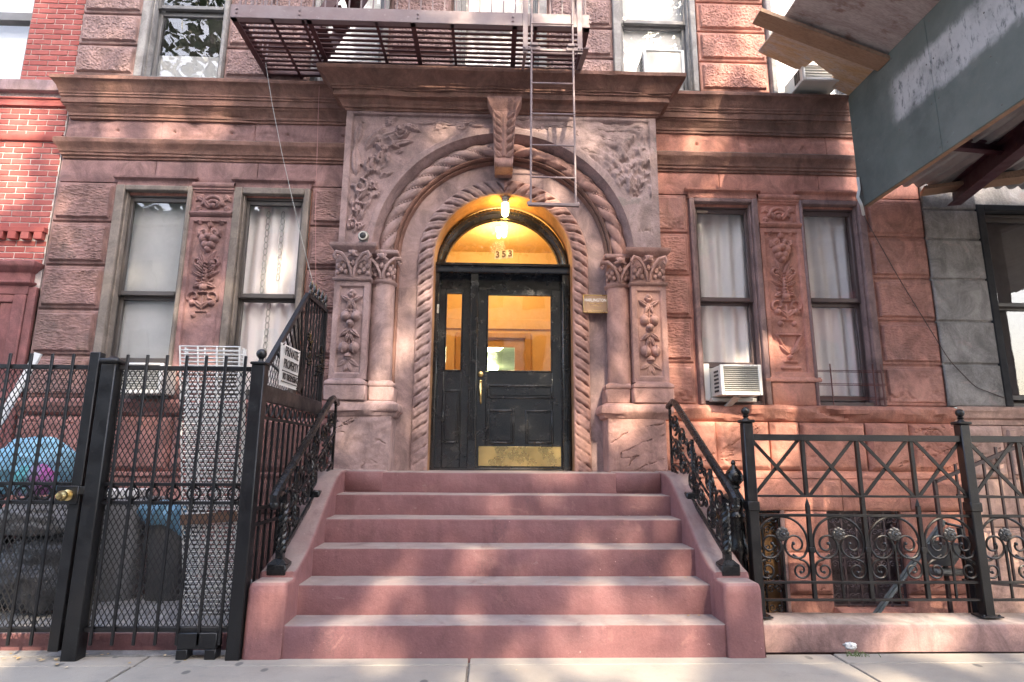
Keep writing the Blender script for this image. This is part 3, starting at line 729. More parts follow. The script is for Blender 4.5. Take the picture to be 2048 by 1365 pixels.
# pedestals, bases, pilasters, columns, capitals (left side built, right side mirrored in x)
def side(sgn, m, ms):
    F = (lambda x: x) if sgn < 0 else mx
    def B(mb, x0, x1, *a): mb.box(F(x0), F(x1), *a)
    def mo(mb, prof, x0, x1, yb, rl, rr, back, **k):
        a, b = sorted((F(x0), F(x1))); l, r_ = (rl, rr) if sgn < 0 else (rr, rl)
        mould(mb, prof, a, b, yb, l, r_, back, **k)
    mb = MB()
    a, b = sorted((F(-1.565), F(-.985)))
    block(mb, a, b, LZ-.01, 1.665, -.285, 500+sgn, 'rock', .008, skirt=.32, hi=.006)
    mo(mb, [(.0, 1.655), (.02, 1.665), (.03, 1.70), (.055, 1.715), (.06, 1.74), (.052, 1.775), (.03, 1.80), (.0, 1.815)], -1.575, -.975, -.285, True, True, .3, chip=.035, seed=60+sgn, step=.03)
    mb.build('pedestal', m, BS, sharp=40)
    mb = MB()
    B(mb, -1.65, -1.245, -.33, .02, 1.812, 1.965, .012)
    mo(mb, [(-.005, 1.962), (.004, 1.972), (.004, 1.99), (-.004, 2.005), (-.03, 2.022), (-.06, 2.035)], -1.645, -1.25, -.33, True, True, .2, step=.2)
    a, b = sorted((F(-1.235), F(-.985)))
    B(mb, -1.238, -.985, -.235, .02, 1.812, 1.965, .016)
    mo(mb, [(-.008, 1.962), (.0, 1.972), (.0, 1.99), (-.008, 2.005), (-.03, 2.02), (-.05, 2.03)], -1.238, -.985, -.235, False, True, .2, step=.2)
    mb.build('column_base', m, BS, sharp=40)
    # pilaster with carved fruit panel
    a, b = sorted((F(-1.63), F(-1.272))); xm = (a+b)/2; mb = MB(); pr = []
    z0, z1 = 2.03, 3.04; zz = lambda t: z0+(z1-z0)*t
    pr += [p_ball(xm, zz(.885), .028, .03), p_ball(xm-.022, zz(.868), .02, .022), p_ball(xm+.022, zz(.868), .02, .022), p_ball(xm, zz(.85), .024, .03)]
    for k in (-1, 1):
        pr += [p_leaf(xm+k*.01, zz(.785), 90-k*58, .115, .026, .03), p_leaf(xm, zz(.82), 270+k*22, .14, .022, .024), p_leaf(xm+k*.01, zz(.70), 270+k*65, .10, .018, .02),
               p_ball(xm+k*.05, zz(.635), .047, .045, 1, 1.1), p_leaf(xm+k*.004, zz(.50), 270+k*50, .12, .025, .032), p_leaf(xm+k*.01, zz(.46), 270+k*18, .10, .02, .025),
               p_ball(xm+k*.052, zz(.315), .05, .05, 1, 1.12), p_line([(xm+k*.05, zz(.37)), (xm+k*.055, zz(.26))], .006, .054), p_leaf(xm, zz(.20), 270+k*55, .13, .025, .024), p_leaf(xm, zz(.17), 270+k*20, .11, .022, .022)]
    pr += [p_ball(xm, zz(.56), .040, .048), p_ball(xm, zz(.225), .042, .04), p_line([(xm, zz(.90)), (xm, zz(.15))], .008, .012)]
    rel = relief(pr, None, .001, 5)
    hfield(mb, a, b, z0, z1, -.255, lambda X, Z: (1.5*rel(X, Z)*np.where(Z < zz(.22), .55+.6*fbm(X*12, Z*12, 5), 1))+sunk(a, b, z0, z1, .052, .022, .016)(X, Z)+.0015*fbm(X*8, Z*8, 2), .0052, .28)
    mb.build('carved_pilaster', m, BS, sharp=55)
    # column
    cx = F(-1.165); cy = -.085; mb = MB()
    n, q = 46, 34; Zs = np.linspace(2.0, 3.06, n); A = np.linspace(0, 2*PI, q, endpoint=False); ZZ, AA = np.meshgrid(Zs, A, indexing='ij')
    rr = .128-.008*(ZZ-2.0)/1.06; low = sstep((2.42-ZZ)*3.2) if sgn < 0 else 0*ZZ
    rr = rr+low*(.010*fbm(AA*3.0+ZZ*5, ZZ*9, 8)-.012*np.exp(-(fbm(AA*2+ZZ*6, ZZ*7, 13)/.05)**2))+.0015*fbm(AA*4, ZZ*6, 4)
    mb.grid(np.stack([cx+rr*np.cos(AA), cy+rr*np.sin(AA), ZZ], -1), cv=True, flip=True); mb.build('column', m, BS, sharp=60)
    # capitals
    def cap(x0, x1, y0, z0, z1, name, rnd):
        mb = MB(); w = x1-x0; xm = (x0+x1)/2
        if rnd: mb.lathe([(.118, z0-.045), (.142, z0-.03), (.145, z0-.01), (.12, z0), (.115, z0+.12), (.125, z0+.24), (.16, z1)], (xm, y0, 0), 24)
        else:
            mould(mb, [(.0, z0-.04), (.014, z0-.03), (.016, z0-.005), (.0, z0)], x0, x1, y0, True, True, .2, step=.3)
            mb.box(x0+.004, x1-.004, y0+.004, y0+.25, z0-.002, z1)
        # leaves and scrolls
        def on(u, h, d):     # point on the capital face; u across in -1..1
            if rnd:
                an = -PI/2+u*1.25; r_ = .122+.03*h+d; return (xm+r_*math.cos(an), y0+r_*math.sin(an), z0+h*(z1-z0))
            return (xm+u*w/2, y0-d-.02*h, z0+h*(z1-z0))
        for k in (-1, 1):
            mb.tube([on(k*.05, .02, .005), on(k*.12, .3, .02), on(k*.32, .62, .03), on(k*.6, .86, .04), on(k*.88, .90, .05), on(k*1.0, .76, .05), on(k*.9, .64, .045), on(k*.8, .72, .045), on(k*.86, .78, .05)], [.010, .013, .016, .02, .022, .02, .016, .014, .012], 6)
            mb.tube([on(k*.2, .98, .02), on(k*.1, .84, .03), on(k*.3, .76, .03)], [.02, .018, .01], 6)
            for (u, h, rr_) in ((.45, .42, .030), (.62, .28, .028), (.38, .20, .024), (.8, .42, .026), (.62, .55, .022), (.85, .16, .022), (.22, .55, .018)):
                mb.ball(on(k*u, h, .004), rr_, 7, 5, (1, .7, 1.25))
        mb.ball(on(0, .90, .02), .036, 8, 6); mb.ball(on(0, .55, .005), .022, 7, 5, (1, .7, 1.6))
        if rnd: mb.box(xm-.165, xm+.165, y0-.165, y0+.12, z1, z1+.05, .012)
        else: mould(mb, [(.0, z1-.002), (.02, z1+.012), (.045, z1+.04), (.055, z1+.05), (.055, z1+.085)], x0, x1, y0, True, True, .3, chip=.02 if sgn > 0 else .004, step=.03)
        mb.build(name, ms, BS, sharp=50)
    cap(a-.004, b+.004, -.262, 3.075, 3.35, 'capital', False)
    cap(cx-.12, cx+.12, cy, 3.075, 3.335, 'capital', True)
side(-1, MT['portal'], MT['portal']); side(1, MT['portal_warm'], MT['portal_warm'])

# ================================================================== front door
FD = MB()
FD.box(-.70, -.605, .20, .40, LZ, 3.285, .006).box(-.262, -.172, .20, .40, LZ, 3.285, .006).box(.752, .84, .20, .40, LZ, 3.285, .006)
FD.box(-.66, -.22, .34, .38, 3.13, 3.285).box(-.21, .80, .34, .38, 3.13, 3.285)
for x0, x1 in ((-.70, -.605), (-.262, -.172), (.752, .84)):
    for k in range(4):
        x = x0+(x1-x0)*(.2+.2*k); FD.tube([(x, .2, 1.45), (x, .2, 3.16)], .0075, 6)
FD.box(-.70, .86, .23, .40, LZ-.02, 1.166, .004).box(-.712, -.70, .14, .4, LZ, 3.30).box(.84, .90, .16, .4, LZ, 3.30)
mould(FD, [(.0, 3.285), (.015, 3.29), (.02, 3.31), (.035, 3.325), (.04, 3.345), (.03, 3.36), (.05, 3.375), (.05, 3.39), (.0, 3.395)], -.70, .89, .20, False, False, .15, step=.5)
door = FD.build('front_door', MT['door'], BS)
def leaf(x0, x1, gx0, gx1, gz0, gz1, panels, y, name):
    mb = MB(); z0, z1 = 1.165, 3.128
    mb.box(x0, gx0, y, y+.05, z0, z1, .004).box(gx1, x1, y, y+.05, z0, z1, .004).box(gx0, gx1, y+.001, y+.05, gz1, z1, .004).box(gx0, gx1, y+.001, y+.05, z0, gz0, .004)
    for a, b, c, d in ((gx0, gx0+.014, gz0, gz1), (gx1-.014, gx1, gz0, gz1), (gx0+.0141, gx1-.0141, gz1-.014, gz1), (gx0+.0141, gx1-.0141, gz0, gz0+.014)): mb.box(a, b, y-.008, y+.03, c, d, .004)
    for a, b, c, d in panels:
        for i_, (p, q, r_, s_) in enumerate(((a, a+.022, c, d), (b-.022, b, c, d), (a+.0221, b-.0221, d-.022, d), (a+.0221, b-.0221, c, c+.022))): mb.box(p, q, y-.014, y+.002, r_, s_, .007)
        mb.box(a+.035, b-.035, y-.007, y+.002, c+.035, d-.035, .006)
    o = mb.build(name, MT['door'], door)
    MB().box(gx0+.01, gx1-.01, y+.016, y+.022, gz0+.01, gz1-.01).build('pane', MT['glass_dirty'], door)
    return o
leaf(-.18, .76, -.075, .645, 2.195, 3.07, [(-.06, .655, 1.90, 2.05), (-.06, .235, 1.42, 1.78), (.355, .655, 1.42, 1.78)], .275, 'door_leaf')
leaf(-.62, -.25, -.535, -.345, 2.195, 3.08, [(-.545, -.355, 1.42, 1.99)], .275, 'sidelight')
MB().box(-.145, .735, .262, .274, 1.185, 1.392, .003).build('kick_plate', MT['brass'], door)
h = MB(); h.box(-.152, -.118, .263, .276, 1.93, 2.10, .006).tube([(-.135, .27, 2.07), (-.135, .235, 2.06), (-.135, .22, 2.0), (-.132, .222, 1.93), (-.13, .235, 1.865), (-.13, .262, 1.84)], [.010, .012, .013, .012, .010, .007], 8).ball((-.135, .245, 2.085), .016, 8, 6)
h.build('handle', MT['brass'], door)
h = MB(); h.lathe([(.0, .272), (.030, .272), (.032, .266), (.026, .256), (.012, .25), (.0, .25)], (-.135, 0, 2.165), 16, ax=1); h.build('lock', MT['brass'], door)
h = MB(); h.box(-.625, -.602, .18, .20, 2.82, 2.92, .004).ball((-.613, .178, 2.885), .008, 8, 6, (1, .5, 1)); h.build('door_bell', MT['offwhite'], door)
# fanlight
FL = MB()
def arcband(mb, prof, zc, n=60, z_cut=3.39):
    th = np.linspace(PI+.12, -.12, n); rows = []
    for r, y in prof:
        X = XC-.012+r*np.cos(th); Z = np.maximum(zc+r*np.sin(th), z_cut); rows.append(np.stack([X, np.full(n, y), Z], 1))
    mb.grid(np.array(rows))
arcband(FL, [(.655, .40), (.655, .36), (.662, .345), (.672, .345), (.676, .325), (.70, .30), (.712, .29), (.716, .262), (.728, .25), (.746, .25), (.76, .26), (.77, .40)], 3.325)
for k in range(58):
    t = PI*k/57; FL.ball((XC-.012+.729*math.cos(t), .245, max(3.345+.729*math.sin(t), 3.40)), .010, 6, 4, (1, .8, 1))
fan = FL.build('fanlight', MT['door'], door, sharp=30)
mb = MB(); th = np.linspace(PI, 0, 40); v = [(XC-.012+.66*math.cos(t), .37, 3.33+.66*math.sin(t)) for t in th]+[(XC-.012+.66*math.cos(t), .376, 3.33+.66*math.sin(t)) for t in th]
mb.add(v, [tuple(range(40))[::-1], tuple(range(40, 80))]); mb.build('pane', MT['glass_dirty'], fan)
def text_mesh(body, size, name, m, parent, loc, rot, ext=.002, bold=0.0, sx=1.0, align='CENTER'):
    c = bpy.data.curves.new('lettering', 'FONT'); c.body = body; c.size = size; c.extrude = ext; c.offset = bold; c.align_x = align; c.align_y = 'CENTER'; c.resolution_u = 3
    t = bpy.data.objects.new('lettering', c); COL.objects.link(t); bpy.context.view_layer.update()
    me = bpy.data.meshes.new_from_object(t.evaluated_get(bpy.context.evaluated_depsgraph_get())); bpy.data.objects.remove(t)
    me.transform(Matrix.Translation(loc) @ rot @ Matrix.Diagonal((sx, 1, 1, 1))); me.name = name; me.materials.clear(); me.materials.append(m)
    o = bpy.data.objects.new(name, me); COL.objects.link(o); attach(o, parent); return o
FACE = Matrix.Rotation(R(90), 4, 'X')        # lettering that faces the street
MT['gold'] = paint('gold leaf numerals', (.62, .44, .13), .4, .05)
MT['numeral'] = paint('brown numerals', (.16, .09, .03), .5, .0)
MT['numplate'] = paint('pale numeral tile', (.72, .60, .36), .5, .05)
mb = MB()
for k in range(3): mb.box(.0+.072*k, .068+.072*k, .362, .368, 3.51+.008*k, 3.61+.008*k)
hn = mb.build('house_number', MT['numplate'], fan)
for k, ch in enumerate('353'): text_mesh(ch, .105, 'numeral', MT['numeral'], door, (.034+.072*k, .359, 3.56+.008*k), FACE, .002, .003)
# vestibule behind the door
V = MB()
V.box(-.74, -.72, .41, 2.1, 1.1, 4.2).box(.90, .92, .41, 2.1, 1.1, 4.2).box(-.74, .92, .41, 2.1, 4.2, 4.22)
V.box(-.72, -.45, 2.08, 2.1, 1.1, 4.2).box(.45, .90, 2.08, 2.1, 1.1, 4.2).box(-.45, .45, 2.08, 2.1, 2.92, 4.2).box(-.74, .92, .36, 2.1, 1.08, 1.14)
V.box(-.72, .90, 2.05, 2.08, 3.05, 3.2, .01).box(-.78, -.75, .3, .41, 1.1, 4.3)
ves = V.build('vestibule', MT['ochre'], BS)
V = MB(); V.box(-.53, -.45, 2.04, 2.08, 1.14, 3.0, .01).box(.45, .53, 2.04, 2.08, 1.14, 3.0, .01).box(-.45, .45, 2.04, 2.08, 2.92, 3.0, .01).box(-.45, -.33, 2.085, 2.12, 1.14, 2.92).box(.30, .45, 2.085, 2.12, 1.14, 2.92).box(-.33, .30, 2.085, 2.12, 1.14, 1.9).box(-.33, .30, 2.085, 2.12, 2.80, 2.92)
V.build('inner_door', MT['ochre_dark'], ves)
MT['hall'] = paint('green grey hall wall', (.34, .36, .27), .5, .05)
V = MB(); V.box(-1.2, -1.18, 2.15, 10, 1.0, 3.9).box(1.2, 1.22, 2.15, 10, 1.0, 3.9).box(-1.2, 1.2, 10, 10.02, 1.0, 3.9).box(-1.2, 1.2, 2.15, 10, 3.4, 3.42).box(-1.2, 1.2, 2.15, 10, 1.0, 1.1)
V.build('hall', MT['hall'], ves)
MT['lampglow'] = emit('hall ceiling light', (.95, 1, .55), 5)
for yy, xx in ((5.0, -.12), (8.0, -.2)):
    V = MB(); V.lathe([(.0, 3.28), (.26, 3.29), (.32, 3.34), (.30, 3.40)], (xx, yy, 0), 24); V.build('ceiling_light', MT['lampglow'], ves)
    l = bpy.data.lights.new('hall_light', 'POINT'); l.energy = 12; l.color = (.95, 1, .6); l.shadow_soft_size = .2; lo_ = bpy.data.objects.new('hall_light', l); COL.objects.link(lo_); lo_.location = (xx, yy, 3.15)
MT['vlamp'] = emit('vestibule lamp glow', (1, .70, .3), 1.2)
V = MB(); V.lathe([(.0, 4.04), (.022, 4.05), (.03, 4.08), (.022, 4.11), (.04, 4.13), (.04, 4.19)], (.05, 1.1, 0), 20); V.build('ceiling_lamp', MT['vlamp'], ves)
l = bpy.data.lights.new('vestibule_light', 'POINT'); l.energy = 11; l.color = (1, .76, .40); l.shadow_soft_size = .1; lo_ = bpy.data.objects.new('vestibule_light', l); COL.objects.link(lo_); lo_.location = (.05, 1.1, 3.92)

# ================================================================== stoop
RZ = [.199, .398, .598, .785, .958, 1.140]; TY = [-1.965, -1.713, -1.414, -1.118, -.831, -.567]
ST = thing('stone_stoop', 'maroon painted stone stoop of six steps between sloping cheek walls', 'stoop', (.115, -1.2, 0))
def steps():
    mb = MB(); n = 240; xs = np.linspace(-1.338, 1.568, n)
    prof = [(-1.965, -.03)]
    for k in range(6):
        z, y = RZ[k], TY[k]; prof += [(y, z-.012), (y+.004, z-.004), (y+.013, z)]
        prof.append((TY[k+1] if k < 5 else .42, z+.002))
    rows = []
    for i, (y, z) in enumerate(prof):
        nose = (i % 4 in (1, 2, 3))
        rows.append(np.stack([xs, y+.004*fbm(xs*3, np.full(n, i*.9), 3)+(.0 if not nose else .012*np.maximum(0, fbm(xs*9, np.full(n, (i//4)*3.7), 5)-.12)), z+.0035*fbm(xs*2.5, np.full(n, i*.31), 6)], 1))
    mb.grid(np.array(rows), flip=True)
    mb.box(-1.337, -.985, -.578, -.15, .96, 1.152, .02).box(1.135, 1.567, -.578, -.15, .96, 1.152, .02)
    mb.build('steps', MT['stoop'], ST, sharp=50)
steps()
def cheek(x0, x1):
    mb = MB()
    top = [(-.12, 1.158), (-.50, 1.158), (-.66, 1.148), (-.78, 1.115), (-.90, 1.05), (-1.05, .945), (-1.28, .775), (-1.50, .615), (-1.70, .525), (-1.795, .50), (-1.80, .462), (-1.955, .462), (-1.975, .44), (-1.98, .2), (-1.985, -.05)]
    w = []
    for (a, b), (c, d) in zip(top[:-1], top[1:]):
        for t in np.linspace(0, 1, 5)[:-1]: w.append((a+(c-a)*t, b+(d-b)*t))
    w.append(top[-1]); w = np.array(w); n = len(w)
    xs = [x0, x0, x0+.008, x0+.025]+list(np.linspace(x0+.06, x1-.06, 5))+[x1-.025, x1-.008, x1, x1]
    rows = []
    for j, x in enumerate(xs):
        dz = {0: None, 1: .025, 2: .008, 3: .0}.get(min(j, len(xs)-1-j), 0)
        if dz is None: rows.append(np.stack([np.full(n, x), w[:, 0], np.full(n, -.05)], 1)); continue
        wob = .004*fbm(w[:, 0]*3, np.full(n, x*4), 4)
        rows.append(np.stack([np.full(n, x)+.003*fbm(w[:, 0]*5, w[:, 1]*5, 8), w[:, 0]+(dz*.7 if True else 0)*(w[:, 0] < -1.79), np.maximum(w[:, 1]-dz*(w[:, 1] > .0)+wob, -.05)], 1))
    mb.grid(np.array(rows), flip=False); mb.build('cheek_wall', MT['cheek'], ST, sharp=50)
cheek(-1.585, -1.335); cheek(1.565, 1.822)
# ================================================================== upper storey
CORE = MB()
UW = [(-4.02, -3.15), (-2.08, -1.32), (-.46, .50), (1.43, 2.29), (3.25, 4.15)]
ed = [-4.76]+[v for o in UW for v in o]+[4.85]
for a, b in zip(ed[0::2], ed[1::2]): CORE.box(a, b, .03, .5, 5.40, 9.5)
for a, b in UW: CORE.box(a, b, .03, .5, 7.55, 9.5)
CORE.box(-4.76, 4.85, .028, .5, 5.38, 5.46)
CORE.box(-4.76, -4.74, .03, 8, 0, 9.5)
CORE.build('wall', MT['block_top'], BS)
JU = [5.40, 5.46, 5.855, 6.255, 6.655, 7.05, 7.45]
pier(-4.76, -4.09, JU, MT['block_top'], 'pit', 210, .0)
pier(-3.10, -2.16, JU, MT['block_top'], 'pit', 230, .0)
pier(-1.25, -.55, JU, MT['block_top'], 'pit', 250, .0)
pier(.60, 1.36, JU, MT['block_top'], 'pit', 270, .0)
pier(2.37, 3.18, JU, MT['block_right'], 'pit', 290, .0)
CT, STP = MT['casing_top'], MT['sash_top']
window(-3.93, -3.21, (6.44, 7.35), (5.55, 6.33), CT, STP, BS, 5.44, 7.6, (.10, .05), [(-4.0, -3.15, 5.45, 5.85, 'flat', MT['blind_grey'])], seed=11)
window(-2.01, -1.39, (6.44, 7.35), (5.55, 6.33), CT, STP, BS, 5.44, 7.6, (.06, .06), [(-2.05, -1.35, 5.45, 7.4, 'flat', MT['blind'])], seed=12)
window(-.38, .42, (6.44, 7.35), (5.55, 6.33), CT, STP, BS, 5.44, 7.6, (.08, .10), [(-.45, .5, 5.45, 7.4, 'fold', MT['curtain'])], seed=13)
window(1.50, 2.22, (6.43, 7.35), (5.55, 6.345), CT, STP, BS, 5.44, 7.6, (.09, .07), [(1.43, 2.29, 5.45, 7.4, 'flat', MT['blind'])], seed=14)
window(3.32, 4.08, (6.40, 7.35), (5.55, 6.32), CT, STP, BS, 5.44, 7.6, (.06, .05), [(3.25, 4.15, 5.45, 7.4, 'flat', MT['blind'])], seed=15)

# ================================================================== red brick house on the left
BB = thing('brick_house', 'bright red brick house with white mortar joints and dark maroon doorway, left of the brownstone', 'building', (-5.4, 0, 0))
t = NT('red face brick'); g = t.n('ShaderNodeNewGeometry')
col = t.mix(g.outputs['Random Per Island'], (.33, .075, .062), (.43, .125, .105))
col = t.mix(t.ramp(t.noise(14, 5), .45, .75, 0, .6), col, (.26, .062, .058))
MT['brick'] = t.fin(col, .8, t.bump(t.noise(70, 5), .35, .006))
MT['mortar'] = stone('white mortar', (.58, .51, .48), (.66, .59, .56), (.45, .36, .34), bs=.2)
MT['trim_maroon'] = stone('maroon painted trim', (.20, .075, .072), (.25, .10, .095), (.16, .07, .068), bs=.15, streak=.35)
MT['band_mauve'] = stone('mauve stone band', (.32, .21, .21), (.38, .26, .26), (.25, .17, .17), bs=.2)
mb = MB().box(-8.5, -6.6, .03, .4, 5.36, 8).box(-8.5, -4.775, .03, .4, 3.22, 5.36).box(-5.36, -4.775, .031, .4, 5.36, 8).box(-6.6, -5.36, .031, .4, 7.4, 8).box(-6.6, -5.36, .35, .4, 5.36, 7.4).box(-8.5, -4.775, .032, .4, -.5, 3.22)
mb.build('wall', MT['mortar'], BB)
mb = MB(); rh = .0672; bl = .205
for i in range(int((7.6-3.22)/rh)):
    z = 3.24+i*rh
    if 5.21 < z+.03 < 5.37 or 3.53 < z+.03 < 3.6: continue
    x = -4.79+(bl/2 if i % 2 else 0)
    xl = -5.36 if z > 5.36 else -8.0
    while x > xl:
        a = max(x-bl+.011, xl); b = min(x, -4.782)
        if b-a > .03: mb.box(a, b, .023+random.uniform(-.0015, .0015), .05, z+.0055, z+rh-.0055, .003)
        x -= bl
mb.build('brickwork', MT['brick'], BB, sharp=30); mb = MB()
for k in range(20):     # dentil course of headers
    x = -4.80-k*.135; mb.box(x-.085, x, -.03, .05, 3.512, 3.592, .004)
mb.box(-8, -4.785, -.03, .05, 3.5905, 3.645, .004)
mb.build('dentil_course', MT['brick'], BB, sharp=30)
mb = MB(); mb.box(-8.5, -4.775, -.03, .06, 5.245, 5.385, .01)
mb.build('stone_band', MT['band_mauve'], BB); mb = MB()
mould(mb, [(.0, 5.075), (.03, 5.08), (.03, 5.10), (.02, 5.11), (.02, 5.16), (.035, 5.165), (.035, 5.18), (.0, 5.185)], -8.5, -4.775, .03, False, False, .05, step=.5)
mould(mb, [(.0, 4.655), (.03, 4.66), (.045, 4.69), (.045, 4.725), (.0, 4.735)], -8.5, -4.775, .03, False, False, .05, step=.5)
mb.build('brick_ledge', MT['brick'], BB)
w = MB().box(-6.6, -5.37, .10, .2, 6.22, 6.33, .006).box(-5.40, -5.352, .06, .2, 5.386, 7.5, .006).box(-6.6, -5.40, .10, .2, 5.386, 5.43, .006).build('window', MT['sash_top'], BB)
pane_box(-6.6, -5.40, 5.43, 6.22, .15).build('pane', MT['glass'], w); pane_box(-6.6, -5.40, 6.33, 7.4, .13).build('pane', MT['glass'], w)
MB().box(-6.6, -5.40, .24, .26, 5.4, 7.5).build('blind', MT['blind'], w)
# doorway
mb = MB()
mould(mb, [(.0, 2.905), (.02, 2.91), (.02, 3.0), (.045, 3.01), (.06, 3.025), (.06, 3.04), (.03, 3.05), (.03, 3.14), (.05, 3.15), (.06, 3.17), (.09, 3.19), (.10, 3.215), (.10, 3.245), (.05, 3.27), (.0, 3.28)], -7.5, -4.87, .0, False, True, .1, step=.2)
mb.box(-4.985, -4.86, -.03, .06, .1, 2.905, .012).box(-7, -4.985, -.015, .06, 2.82, 2.905, .008)
mb.box(-4.855, -4.775, -.012, .06, .1, 2.99, .006)
d_ = mb.build('doorway', MT['trim_maroon'], BB)
mb = MB().box(-7, -4.99, .02, .04, .1, 2.80).box(-5.12, -4.99, -.0, .02, .1, 2.82, .01).box(-7, -5.125, .0, .02, 2.70, 2.82, .01); mb.build('door', MT['trim_maroon'], d_)
mb = MB().box(-8.5, -4.78, -.05, .05, -.4, .5); mb.build('plinth', MT['trim_maroon'], BB)

# ================================================================== grey neighbour on the right
GB = thing('grey_house', 'house with grey cement faced pier and dark sash window under the scaffold', 'building', (6.2, 0, 0))
pier(4.805, 5.425, [1.83, 2.29, 2.76, 3.235, 3.70, 4.05, 4.6], MT['grey_stone'], 'plain', 600, -.03).name = 'cement_pier'
p_ = bpy.data.objects['cement_pier']; attach(p_, GB)
mb = MB().box(5.425, 5.55, .05, .4, 1.8, 4.08).box(6.5, 9.5, .05, .4, 1.8, 4.08).box(4.83, 9.5, .03, .4, 4.08, 5.4).box(4.83, 9.5, .045, .4, -.8, 1.8).box(4.86, 9.5, .03, .5, 5.4, 9.5)
mb.build('wall', MT['grey_stone'], GB)
window(5.56, 6.35, (3.0, 3.95), (1.98, 2.92), MT['dark'], MT['sash_left'], GB, 1.84, 4.12, (.09, .09), [(5.5, 6.42, 1.85, 4.05, 'flat', paint('dim interior sheet', (.11, .095, .092), .8, .03))], seed=21)  # added sheet behind the glass: tone of the dim room, stops sky showing
mb = MB(); mould(mb, [(.0, 1.64), (.03, 1.65), (.03, 1.70), (.06, 1.72), (.07, 1.77), (.09, 1.79), (.09, 1.83), (.02, 1.845)], 4.84, 9.5, 0, False, False, .1, chip=.01)
for i, (a, b) in enumerate(((4.84, 5.35), (5.35, 6.1), (6.1, 7))): block(mb, a+.003, b-.003, 1.1, 1.64, -.02, 620+i, 'tool' if i else 'rock', .015)
for i, (a, b) in enumerate(((4.84, 5.6), (5.6, 7))):
    block(mb, a, b-.003, .62, 1.09, -.02, 640+i, 'plain', .03); block(mb, a, b-.003, -.6, .61, -.02, 650+i, 'tool', .015)
mb.build('base_course', stone('pale pink base stone', (.40, .26, .215), (.46, .31, .26), (.33, .21, .18), bs=.4), GB)

# ================================================================== fire escape
FE = thing('fire_escape', 'mauve painted iron fire escape with slatted floor and drop ladder above the entrance', 'fire escape', (-.85, -.5, 5.48))
X0, X1, YF, ZB = -2.62, .92, -.96, 5.485
mb = MB().box(X0, X1, YF-.008, YF, ZB, ZB+.145, .003)
mb.box(X0, X1, YF, YF+.055, ZB, ZB+.008)
for x in (X0+.03, -1.98, -.82, .12, X1-.03):
    for z in (.05, .095): mb.ball((x+.03, YF-.012, ZB+z), .013, 7, 5, (1, .6, 1))
mb.build('front_channel', MT['fire'], FE)
mb = MB()
for y in np.linspace(YF+.10, -.06, 12): mb.box(X0+.05, X1-.04, y-.018, y+.018, ZB+.028, ZB+.036)
mb.build('floor_slats', MT['fire_dark'], FE)
mb = MB()
for x, w in ((X0+.03, .055), (-2.22, .03), (-1.92, .03), (-1.86, .05), (-1.20, .03), (-.84, .05), (-.45, .03), (.17, .05), (.38, .03), (X1-.03, .06)):
    mb.box(x-w/2, x+w/2, YF+.001, -.0, ZB+.0, ZB+.008); mb.box(x-w/2, x-w/2+.007, YF+.001, -.0, ZB+.008, ZB+.027+(.1 if w > .05 else 0))
mb.box(X0, X1, -.09, -.05, ZB+.001, ZB+.05)
mb.build('joists', MT['fire_dark'], FE)
mb = MB()
for i in range(30):
    x = X0+.08+i*.118
    if x < X1-.02: mb.bar((x, YF+.02, ZB+.13), (x, YF+.02, ZB+1.0), .012)
for y in np.linspace(YF+.12, -.1, 7):
    for x in (X0+.02, X1-.02): mb.bar((x, y, ZB+.13), (x, y, ZB+1.0), .012)
for z in (.14, 1.0):
    mb.bar((X0, YF+.02, ZB+z), (X1, YF+.02, ZB+z), .03, .01); mb.bar((X0+.02, YF, ZB+z), (X0+.02, 0, ZB+z), .03, .01); mb.bar((X1-.02, YF, ZB+z), (X1-.02, 0, ZB+z), .03, .01)
mb.build('railing', MT['fire'], FE)
mb = MB()     # stair up to the next floor
for y in (-.62, -.20): mb.bar((-2.0, y, ZB+.04), (-.5, y, 8.4), .02, .13)
for k in range(11): mb.box(-1.97+k*.14, -1.80+k*.14, -.61, -.21, ZB+.2+k*.265, ZB+.21+k*.265)
mb.build('stair', MT['fire_dark'], FE)
L = MB(); yl = -.985
for x in (.325, .755): L.tube([(x+.02*(.54-x), yl, 3.60), (x+.08*(.54-x), yl+.01, 6.9)], .0105, 6)
z = 3.86
while z < 6.8: L.tube([(.33, yl, z), (.75, yl, z)], .0085, 6); z += .328
L.box(.30, .78, yl-.018, yl+.018, 3.572, 3.602, .004).ball((.31, yl, 3.60), .02, 7, 5).ball((.77, yl, 3.60), .02, 7, 5)
L.build('drop_ladder', MT['fire'], FE)
mb = MB()
for x in (.275, .815): mb.box(x-.025, x+.025, YF-.016, YF-.009, 5.18, 6.9, .002)
mb.box(.25, .42, YF-.03, YF-.017, 5.205, 5.245, .003).box(.68, .84, YF-.03, YF-.017, 5.205, 5.245, .003).box(.36, .74, YF-.008, YF+.03, 5.215, 5.235)
mb.box(.33, .40, yl-.022, yl+.02, 5.245, 5.275, .003).box(.69, .76, yl-.022, yl+.02, 5.245, 5.275, .003)
for x in (.265, .31, .80, .825): mb.ball((x, YF-.032, 5.225), .010, 6, 5)
mb.bar((.88, YF+.0, 5.26), (.88, -.02, 5.48), .05, .012); mb.bar((.275, YF, 5.2), (.275, -.05, 5.48), .03, .012)
mb.build('ladder_guide', MT['fire'], FE)

